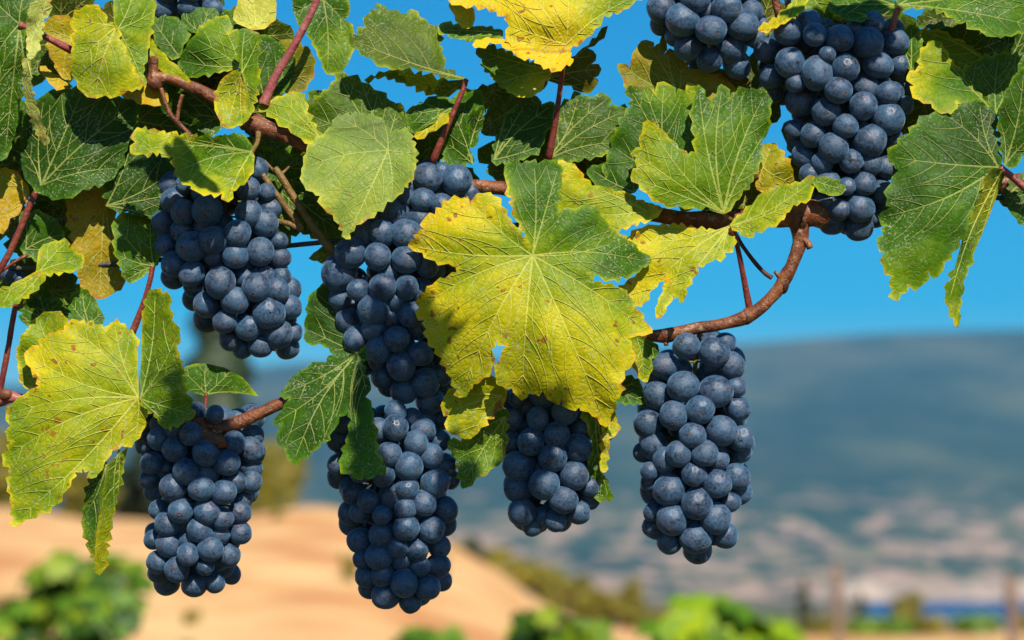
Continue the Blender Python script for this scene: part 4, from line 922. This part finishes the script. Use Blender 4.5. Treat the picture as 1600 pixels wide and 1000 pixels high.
leaf('dark green two lobed leaf in shade between the lower left cane and the middle bunch', [(
 [(476,516),(478,535),(500,537),(514,544),(521,554),(510,566),(480,575),(465,583),(450,600),(437,617),(453,621),(441,640),(426,664),(441,661),(432,686),(444,701),(457,724),(470,720),(490,705),(515,680),(530,652),(545,642),(549,655),(545,675),(536,708),(531,728),(538,741),(550,735),(557,749),(569,740),(579,749),(587,740),(603,742),(600,724),(589,705),(588,690),(583,660),(581,640),(571,620),(580,604),(570,585),(566,568),(574,556),(566,530),(550,498),(536,462),(515,444),(498,449),(481,474)],
 [(556,560,-20),(515,445,24),(476,510,14),(437,617,-22),(426,664,-34),(457,722,-54),(545,645,-62),(603,742,-92),(538,740,-86),(578,640,-66),(570,580,-40),(540,500,6)],
 (558,552), [(515,450),(480,515),(440,616),(429,662),(458,720),(580,742),(600,738)],
 [(515,460,.14),(480,560,.2),(450,640,.2),(460,710,.26),(570,720,.3),(560,600,.18)])], yel=.28, teeth=(15,4))
leaf('olive yellow leaf turned underside out below the left lobe of the biggest leaf', [(
 [(697,615),(690,640),(700,650),(697,671),(711,680),(735,686),(752,668),(772,646),(788,630),(792,608),(774,590),(750,588),(722,600)],
 [(697,615,-44),(735,686,-40),(790,610,-40),(690,645,-36),(740,640,-46)], (784,618), [(694,646),(735,682),(700,618)])], yel=.72, teeth=(13,3.6))
leaf('plain green leaf hanging between the two lower middle bunches', [(
 [(699,690),(706,705),(713,715),(716,735),(720,750),(722,764),(745,746),(766,734),(785,720),(790,700),(793,640),(770,640),(750,674),(720,689)],
 [(699,690,-22),(722,762,-28),(790,700,-12),(780,645,-24)], (790,650), [(722,758),(703,692),(784,716)])], yel=.4, teeth=(14,4))
leaf('green leaf with a narrow tip hanging along the right side of the short middle bunch', [(
 [(905,625),(930,622),(950,668),(951,690),(946,716),(941,740),(950,758),(954,784),(945,777),(938,786),(928,770),(918,740),(925,690)],
 [(915,630,-30),(953,780,-6),(930,780,0),(950,680,-26)], (930,640), [(950,778),(938,780)])], yel=.33, teeth=(14,4))
leaf('narrow yellowish leaf behind the lower tip of the biggest leaf', [(
 [(944,645),(960,640),(968,673),(952,686),(950,705),(946,738),(938,735),(940,690)], [(944,645,-34),(968,673,-24),(944,735,-22)], (956,646), [(945,732),(966,672)])], yel=.72, teeth=(12,2.5))
leaf('dark leaf scrap in shadow between the biggest leaf and the right hanging bunch', [(
 [(955,594),(975,588),(992,592),(1000,596),(1004,612),(1009,631),(985,630),(955,628)], [(955,594,0),(1000,596,14),(1009,631,6)], (958,610), [(1004,628),(996,596)])], yel=.2, teeth=(10,3.5))
leaf('green leaf with a lime margin under the cane beside the right hanging bunch', [(
 [(1000,527),(1012,530),(1030,548),(1018,560),(1015,586),(1006,597),(994,580),(984,545),(975,525)], [(1000,527,-26),(1030,548,-4),(1006,596,-16),(985,545,-36)], (995,530), [(1028,549),(1006,592)], [(1022,550,.28),(990,560,.74)])], yel=.4, teeth=(13,3))
# left and top left
leaf('green leaf cut by the left edge with pinkish veins at its stalk', [(
 [(-25,-25),(55,-22),(52,18),(32,34),(38,60),(36,110),(31,160),(25,200),(15,236),(0,252),(-25,255)],
 [(30,38,-66),(-25,-20,-50),(-25,250,-40),(30,160,-48),(52,0,-44)], (30,38), [(8,240),(-20,120),(-20,-10),(40,-18),(30,170)])], yel=.25, teeth=(15,3.5),
 petiole=[(30,38,-64),(60,52,-48),(112,79,-20)], pmat=M_PINK, pr=5)
leaf('pale withered leaf folded into a narrow strip near the left edge', [(
 [(42,40),(45,15),(60,-8),(76,-8),(81,15),(68,30),(65,55),(59,80),(46,95),(42,70)], [(42,40,-90),(76,-8,-80),(50,90,-98),(68,30,-86)], (50,60), [(74,-4),(48,90)], [(60,30,.72)]),
 ([(38,90),(47,94),(50,140),(62,180),(77,224),(69,227),(56,204),(42,170),(35,125)], [(38,90,-95),(77,222,-100),(36,125,-92),(50,140,-104)], (44,96), [(74,222)], [(55,170,.72)])], yel=.7, brn=-.6, teeth=(10,2.5), ruffle=1.6)
leaf('olive lime leaf in sun at the upper left, folded along its midrib', [(
 [(114,26),(125,15),(145,7),(158,15),(167,36),(181,41),(186,60),(197,85),(210,112),(224,134),(214,139),(200,141),(185,150),(165,149),(145,153),(130,146),(120,128),(112,110),(114,70)],
 [(181,42,-66),(114,30,-50),(112,110,-58),(150,152,-72),(224,134,-62),(160,90,-80)], (182,42), [(146,10),(115,30),(116,110),(148,150),(220,132)], [(130,30,.78),(125,80,.6),(150,140,.6),(200,130,.66)]),
 ([(178,36,0),(176,-20),(235,-20),(242,18),(234,42),(235,56),(231,78),(225,102),(224,134,0),(210,112,0),(197,85,0),(186,60,0)],
 [(182,42,-66),(176,-20,-40),(242,18,-34),(224,134,-62),(230,70,-46)], (184,46), [(210,-18),(240,18),(222,125)], [(200,0,.5),(235,40,.6),(220,110,.5)])], teeth=(13,4))
leaf('bright orange yellow leaf glimpsed below the olive lime leaf at the upper left', [(
 [(188,146),(210,140),(225,125),(236,113),(250,132),(263,150),(256,164),(230,163),(208,156)], [(188,146,10),(236,113,16),(256,164,0)], (244,118), [(192,148),(254,162)])], yel=1.0, brn=.3, teeth=(13,3))
leaf('small orange scrap of leaf left of the olive lime leaf', [(
 [(62,103),(75,108),(95,125),(114,136),(100,139),(85,137),(72,122)], [(62,103,10),(114,136,10),(85,137,0)], (110,135), [(64,105)])], yel=1.0, brn=.35, teeth=(12,2.5))
leaf('dim yellow brown leaf in the shade beside the olive lime leaf', [(
 [(68,44),(76,28),(92,24),(112,30),(116,80),(108,128),(90,112),(76,78)], [(68,44,40),(112,30,44),(100,125,36)], (112,60), [(72,42),(98,120)])], yel=.85, brn=.45, teeth=(13,3))
leaf('wide dark green leaf partly in black shadow below the olive lime leaf', [(
 [(66,150),(95,140),(130,136),(170,148),(214,158),(216,180),(202,220),(186,265),(165,285),(130,296),(100,310),(75,307),(50,291),(35,265),(32,230),(35,200),(48,170)],
 [(66,290,-4),(66,152,20),(214,160,14),(186,265,-8),(100,308,-30),(130,220,-12)], (64,290), [(68,155),(130,140),(210,162),(184,262),(36,230)])], yel=.15, teeth=(16,4))
leaf('curved lime leaf with a shadowed hollow draped over the top of the left bunch', [(
 [(203,239),(211,222),(207,208),(222,201),(250,205),(280,212),(310,214),(345,215),(372,210),(386,216),(394,235),(397,254),(390,276),(375,290),(364,299),(357,316),(347,302),(330,303),(310,301),(298,290),(279,278),(274,264),(271,246),(250,238),(225,241)],
 [(394,240,-80),(203,238,-130),(222,201,-112),(300,215,-100),(345,216,-74),(386,216,-66),(335,245,-72),(357,314,-140),(300,290,-136),(260,222,-126),(390,276,-110)],
 (393,238), [(206,236),(224,205),(276,268),(357,310),(305,218)], [(210,225,.6),(260,220,.66),(340,240,.32),(380,225,.3),(330,295,.7),(385,270,.68)])], teeth=(11,4), petiole=[(393,238,-78),(402,222,-50),(404,204,-20)], pmat=M_SHOOT, pr=4)  # lower yel in the hollow puts its shadow into the colour
leaf('folded olive lime leaf standing beside the brown cane knot at the upper left', [(
 [(335,166),(339,140),(350,120),(372,108),(378,110,0),(384,150,0),(380,194),(372,196),(355,201),(344,190)], [(378,112,-56),(335,166,-40),(380,194,-60),(350,190,-56)], (378,114), [(338,164),(356,198),(378,192)], [(345,150,.66),(360,190,.6)]),
 ([(378,110),(370,85),(372,58),(379,44),(395,48),(408,58),(400,90),(405,120),(400,150),(394,176),(380,194,0),(384,150,0)], [(378,112,-56),(379,45,-34),(408,58,-26),(394,176,-46),(402,115,-30)], (378,114), [(382,48),(404,62),(392,172)], [(390,60,.4),(400,150,.5)])], teeth=(12,3.5))
leaf('green leaf half in sun left of the pale yellow leaf at the top left', [(
 [(278,95),(290,75),(305,55),(320,40),(335,31),(343,26),(358,27),(357,52),(372,45),(376,72),(372,106),(350,111),(320,116),(300,121),(288,115)],
 [(278,100,6),(343,26,20),(372,60,10),(320,114,-6),(330,70,-10)], (374,104), [(343,30),(282,96),(305,60)], [(300,90,.24),(350,60,.52),(360,95,.5)])], teeth=(13,4))  # yel split paints the sunlit right half lighter than the left
leaf('plain green leaf below the small cut off bunch at the top left', [(
 [(234,30),(262,25),(285,35),(301,50),(287,70),(281,90),(262,88),(250,75),(240,55)], [(234,30,16),(301,50,20),(281,90,4)], (278,86), [(240,34),(296,52)])], yel=.26, teeth=(13,3))
leaf('rounded green leaf just under the small cut off bunch at the top left', [(
 [(283,25),(300,12),(325,13),(343,21),(332,40),(312,52),(295,48)], [(283,25,24),(343,21,28),(312,52,12)], (312,50), [(286,26),(325,15),(340,22)])], yel=.3, teeth=(12,3))
leaf('lime leaf stretched along the brown cane at the upper left', [(
 [(233,55),(246,75),(265,95),(285,112),(300,130),(280,126),(255,113),(236,95)], [(233,55,6),(300,130,-12),(255,112,-4)], (298,128), [(236,60)])], yel=.6, teeth=(13,2))
leaf('pale yellow leaf at the top edge left of the long pink stalk', [(
 [(364,30),(370,8),(388,-20),(425,-20),(432,10),(425,36),(405,46),(385,43)], [(364,30,26),(425,-15,40),(405,46,18)], (400,42), [(368,28),(392,-15),(428,10)])], yel=.86, brn=-.4, teeth=(13,3))
leaf('dark blurred leaf against the sky beside the long pink stalk', [(
 [(452,-20),(542,-20),(546,20),(536,30),(552,45),(550,85),(536,110),(510,116),(495,80),(480,48),(462,28)], [(452,-20,90),(546,20,100),(510,115,80)], (505,0), [(545,48),(512,112),(462,20)], [(525,60,.5),(500,20,.2)])], yel=.3, teeth=(16,3))
leaf('brown olive leaf behind the long pink stalk', [(
 [(438,62),(460,64),(486,80),(491,104),(482,131),(470,143),(448,147),(436,120)], [(438,62,40),(491,104,48),(450,145,36)], (440,130), [(488,84),(488,118)])], yel=.55, brn=.5, teeth=(14,3.5))
leaf('dark green leaf in shade between the folded olive leaf and the pink stalk', [(
 [(398,55),(425,58),(446,78),(462,96),(456,120),(441,146),(414,152),(398,130)], [(398,55,20),(462,96,24),(414,152,10)], (412,150), [(402,60),(446,82),(458,110)])], yel=.25, teeth=(14,3.5))
# left middle
leaf('dark green leaf with pale veins tucked behind the left side of the left bunch', [(
 [(162,300),(174,280),(184,250),(200,225),(250,232),(278,262),(292,300),(262,322),(245,346),(230,332),(215,336),(200,330),(178,328)],
 [(162,315,-6),(200,226,12),(292,300,14),(245,345,4),(220,280,-4)], (166,322), [(204,230),(276,262),(286,300),(245,342)])], yel=.14, teeth=(14,4))
leaf('olive leaf with its stalk below, left of the left bunch', [(
 [(177,346),(198,332),(230,335),(246,350),(255,390),(243,416),(216,437),(199,440),(190,420),(179,390)],
 [(240,416,0),(178,350,10),(246,350,16),(200,438,-8),(215,385,-6)], (240,416), [(180,350),(235,340),(202,435),(186,400)])], yel=.36, teeth=(13,3),
 petiole=[(238,416,0),(234,440,-2),(222,480,4),(206,521,8)], pmat=M_RED, pr=4.6)
leaf('brown orange dying leaf hanging behind the trellis wire at the left', [(
 [(104,300),(140,288),(172,290),(170,320),(180,340),(180,400),(196,440),(182,455),(156,468),(140,456),(125,441),(121,416),(114,380),(106,345)],
 [(104,300,40),(172,290,44),(156,466,30),(190,440,40),(140,370,30)], (166,292), [(156,462),(108,310),(190,436)])], yel=.86, brn=.6, teeth=(15,4))
leaf('orange brown leaf at the left edge with a sunlit yellow patch', [(
 [(-20,262),(14,264),(35,280),(46,300),(36,321),(16,341),(5,366),(-20,345)], [(-20,262,24),(46,300,20),(5,365,10)], (42,302), [(-15,270),(6,360),(16,268)])], yel=.95, brn=.45, teeth=(15,4))
leaf('dark green leaf in shade right of the red stalk at the left edge', [(
 [(34,330),(68,333),(90,345),(101,370),(96,400),(66,412),(36,396),(30,352)], [(34,330,24),(101,370,20),(66,412,8)], (40,390), [(40,334),(98,366),(92,398)])], yel=.24, teeth=(14,3.5))
leaf('folded lime leaf in dappled sun near the left edge below the red stalk', [(
 [(60,392),(75,380),(92,377),(104,374),(107,386),(120,396),(132,404),(122,420),(100,425),(72,430,0),(56,424,0)], [(60,420,-32),(104,374,-10),(132,404,-24),(72,430,-44)], (62,424), [(104,378),(128,406)], [(90,395,.62),(120,410,.5)]),
 ([(72,430,0),(56,424,0),(35,436),(15,448),(-20,456),(-20,474),(2,480),(22,475),(46,460),(62,446)], [(64,426,-34),(-20,470,-30),(22,475,-58),(15,448,-40)], (64,428), [(-10,466),(22,472)], [(0,470,.55),(40,450,.6)])], teeth=(13,3.5))
leaf('green leaf with a pointed top between the big lower left leaf and the trellis wire', [(
 [(108,472),(118,455),(129,451),(141,460),(155,480),(161,506),(135,512),(112,505)], [(108,472,0),(129,451,10),(161,505,-8)], (140,508), [(129,454),(110,474),(158,490)])], yel=.34, teeth=(13,3.5))
leaf('dark green leaf with pale veins behind the forked green shoot', [(
 [(392,228),(430,234),(476,246),(490,300),(515,335),(541,360),(520,388),(500,374),(470,362),(455,368),(446,386),(436,372),(438,335),(426,326),(415,298),(396,262)],
 [(436,275,28),(392,228,34),(476,246,36),(541,360,36),(446,386,30),(460,310,40)], (436,276), [(400,232),(474,250),(482,290),(530,360),(440,360)])], yel=.27, teeth=(14,3))
leaf('small brownish leaf at the trellis wire left of the middle bunch', [(
 [(482,404),(495,392),(508,386),(518,390),(512,412),(496,408)], [(482,404,30),(518,390,30),(512,412,20)], (514,396), [(484,403)])], yel=.5, brn=.4, teeth=(10,2))
leaf('dark green leaf at the far right edge hanging in shadow', [(
 [(1572,306),(1590,300),(1625,296),(1625,372),(1600,352),(1588,342),(1578,330)], [(1572,306,10),(1625,296,14),(1600,352,4)], (1615,300), [(1576,310),(1606,352)])], yel=.18, teeth=(10,4))
# shaded leaves deep in the canopy
DEEP = [
 ('deep shaded leaf behind the pale withered strip at the left', (95,80), 120, 100, .2, .1, 80),
 ('deep shaded leaf behind the wide dark leaf at the left', (60,250), 120, 110, .18, .2, 70),
 ('deep shaded leaf below the orange leaf at the left edge', (45,445), 110, 80, .2, .1, 70),
 ('deep shaded leaf under the folded lime leaf at the left edge', (70,490), 80, 60, .22, 0, 60),
 ('deep shaded leaf behind the cane knot at the upper left', (235,190), 150, 110, .2, 0, 60),
 ('deep shaded leaf between the two canes at the upper left', (330,175), 140, 90, .22, 0, 70),
 ('deep shaded brown leaf behind the draped leaf of the left bunch', (320,270), 170, 120, .2, .3, 80),
 ('deep shaded leaf behind the small cut off bunch at the top left', (300,40), 190, 110, .24, 0, 80),
 ('deep shaded leaf behind the pale yellow leaf at the top left', (415,70), 90, 110, .24, .2, 90),
 ('deep shaded leaf behind the forked green shoot', (470,300), 110, 130, .2, .3, 90),
 ('deep shaded leaf between the pale dusty leaf and the middle bunch', (560,310), 130, 120, .16, .3, 70),
 ('deep shaded leaf behind the upright green leaf', (670,220), 120, 90, .2, .1, 80),
 ('deep shaded leaf behind the red stalk of the yellow top leaf', (800,185), 110, 90, .2, .2, 80),
 ('deep shaded leaf above the green lobe of the biggest leaf', (850,275), 180, 60, .2, .2, 70),
 ('deep shaded leaf behind the dull green leaf right of the red stalk', (940,255), 110, 90, .22, .3, 80),
 ('deep shaded brown leaf under the top bunch', (1120,150), 130, 80, .3, .6, 90),
 ('deep shaded leaf between the top bunch and the top right bunch', (1195,130), 70, 130, .2, .2, 90),
 ('deep shaded leaf behind the old wood at the right', (1150,290), 150, 90, .2, .3, 80),
 ('deep shaded leaf behind the left side of the top right bunch', (1265,240), 80, 160, .2, .3, 90),
 ('deep shaded leaf behind the curled lobed leaf', (1440,140), 130, 130, .22, .3, 80),
 ('deep shaded leaf below the wide top right leaf', (1510,80), 170, 90, .18, .1, 70),
 ('deep shaded leaf at the upper right edge', (1585,80), 90, 100, .2, 0, 80),
 ('deep shaded leaf behind the round grapes of the top right bunch', (1350,30), 150, 80, .2, .1, 90),
 ('deep shaded leaf behind the stalk of the large hanging leaf', (1590,300), 70, 60, .16, .2, 40),
]
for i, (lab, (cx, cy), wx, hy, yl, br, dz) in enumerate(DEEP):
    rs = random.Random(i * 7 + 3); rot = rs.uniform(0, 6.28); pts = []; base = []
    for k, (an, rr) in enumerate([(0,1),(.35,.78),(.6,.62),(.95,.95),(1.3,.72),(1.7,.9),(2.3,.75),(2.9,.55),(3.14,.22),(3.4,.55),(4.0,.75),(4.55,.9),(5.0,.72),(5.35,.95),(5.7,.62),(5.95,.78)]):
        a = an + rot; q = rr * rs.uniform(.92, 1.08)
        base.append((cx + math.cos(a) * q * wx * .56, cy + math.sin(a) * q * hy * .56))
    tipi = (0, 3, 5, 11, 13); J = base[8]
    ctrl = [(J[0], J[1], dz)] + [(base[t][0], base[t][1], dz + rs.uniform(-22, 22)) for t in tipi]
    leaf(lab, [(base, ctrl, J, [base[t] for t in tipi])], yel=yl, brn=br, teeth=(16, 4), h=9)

# more leaves deep in the canopy, told apart by nothing but darkness
def lobed(cx, cy, wx, hy, rs, rot):
    base = []
    for (an, rr) in [(0,1),(.35,.78),(.6,.62),(.95,.95),(1.3,.72),(1.7,.9),(2.3,.75),(2.9,.55),(3.14,.22),(3.4,.55),(4.0,.75),(4.55,.9),(5.0,.72),(5.35,.95),(5.7,.62),(5.95,.78)]:
        q = rr * rs.uniform(.92, 1.08); base.append((cx + math.cos(an + rot) * q * wx * .56, cy + math.sin(an + rot) * q * hy * .56))
    return base
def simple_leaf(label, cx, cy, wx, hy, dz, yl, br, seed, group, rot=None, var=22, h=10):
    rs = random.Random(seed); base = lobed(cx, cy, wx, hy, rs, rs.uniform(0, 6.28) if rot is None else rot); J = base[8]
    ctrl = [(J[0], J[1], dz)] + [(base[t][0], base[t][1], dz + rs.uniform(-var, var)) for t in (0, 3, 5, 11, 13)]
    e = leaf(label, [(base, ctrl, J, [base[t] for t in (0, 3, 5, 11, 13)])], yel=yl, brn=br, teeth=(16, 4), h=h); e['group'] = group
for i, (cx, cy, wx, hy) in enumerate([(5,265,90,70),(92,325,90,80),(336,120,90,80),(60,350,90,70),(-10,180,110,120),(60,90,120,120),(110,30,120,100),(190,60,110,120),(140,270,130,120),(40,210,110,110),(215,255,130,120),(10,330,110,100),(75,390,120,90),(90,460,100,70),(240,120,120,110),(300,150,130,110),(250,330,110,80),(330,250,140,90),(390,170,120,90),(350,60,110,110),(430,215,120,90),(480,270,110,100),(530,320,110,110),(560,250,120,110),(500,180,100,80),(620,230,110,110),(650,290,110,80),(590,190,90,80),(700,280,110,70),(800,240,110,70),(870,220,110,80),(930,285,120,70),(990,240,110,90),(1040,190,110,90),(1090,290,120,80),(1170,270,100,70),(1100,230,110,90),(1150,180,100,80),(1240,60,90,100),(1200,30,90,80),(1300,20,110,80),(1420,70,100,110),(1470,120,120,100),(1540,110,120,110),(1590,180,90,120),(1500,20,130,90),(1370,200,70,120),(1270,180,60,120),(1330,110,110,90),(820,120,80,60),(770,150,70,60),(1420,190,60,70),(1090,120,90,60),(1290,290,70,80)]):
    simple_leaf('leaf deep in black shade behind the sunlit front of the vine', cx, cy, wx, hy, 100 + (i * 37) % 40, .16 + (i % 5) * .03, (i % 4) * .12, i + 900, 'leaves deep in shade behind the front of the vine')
# added leaves out of view between vine and sun, placed to shade the bunches
def toward_sun(tx, ty, td, depth):
    P0 = at(tx, ty, td); t = (depth - td) * U / sd.dot(FWD); P = P0 + sd * t; v = P - CAM; z = v.dot(FWD)
    return (800 + v.dot(RIGHT) / (z / DIST * U), 500 - v.dot(UP) / (z / DIST * U), (z - DIST) / U, DIST / z)
OV = []
for i, (tx, ty, td, rx, ry, dep) in enumerate([
    (318,700,-20,98,64,-940),(282,392,-10,50,46,-640),(606,575,0,62,58,-900),(648,610,0,50,34,-900),
    (572,800,0,62,95,-1080),(712,800,0,44,120,-1080),(628,925,0,90,42,-1240),(810,745,0,46,52,-1100),
    (1320,70,0,118,58,-420),(560,640,-20,26,60,-1000),(255,262,8,56,36,-520)]):
    px, py, d, s = toward_sun(tx, ty, td, dep)
    OV.append((px, py, d)); simple_leaf('leaf of the shoot arching overhead above the top of the picture', px, py, rx * 2 / 1.05 * s, ry * 2 / 1.05 * s * 1.32, d, .5, 0, i + 40, 'added shading leaves out of view', None, 10, 9)
OV.sort(key=lambda q: q[2], reverse=True)
pts = [(820, -240, 0)] + [(q[0] + 10, q[1] - 70, q[2] + 20) for q in OV[::2]]
e = thing('vine_tendril', 'thin unseen tendril added overhead to carry the added shading leaves', 'vine cane', at(*pts[0])); m = MB(); sp = spline(pts, 6)
m.tube([at(*p) for p in sp], [U * .8] * len(sp), 7); m.build('tendril', [M_CANE], e, at(*pts[0]))  # added out of view so the shading leaves have a stem
# ------------------------------------------------------------------ the air between here and the far hill
def haze():
    b = bmesh.new(); bmesh.ops.create_cube(b, size=1)
    x0, x1, y0, y1, z0, z1 = -14200, 14200, -14200, 14200, -54, 760
    for v in b.verts: v.co = Vector(((x0 + x1) / 2 + v.co.x * (x1 - x0), (y0 + y1) / 2 + v.co.y * (y1 - y0), (z0 + z1) / 2 + v.co.z * (z1 - z0)))
    me = bpy.data.meshes.new('haze'); b.to_mesh(me); b.free(); o = bpy.data.objects.new('haze', me); C.objects.link(o); o['kind'] = 'stuff'
    m = bpy.data.materials.new('haze'); m.use_nodes = True; t = m.node_tree; t.nodes.clear()
    out = t.nodes.new('ShaderNodeOutputMaterial'); p = t.nodes.new('ShaderNodeVolumePrincipled')
    p.inputs['Color'].default_value = (0.24, 0.60, 1.0, 1); p.inputs['Density'].default_value = 0.00009; p.inputs['Anisotropy'].default_value = .2
    t.links.new(p.outputs[0], out.inputs['Volume']); me.materials.append(m)
haze()
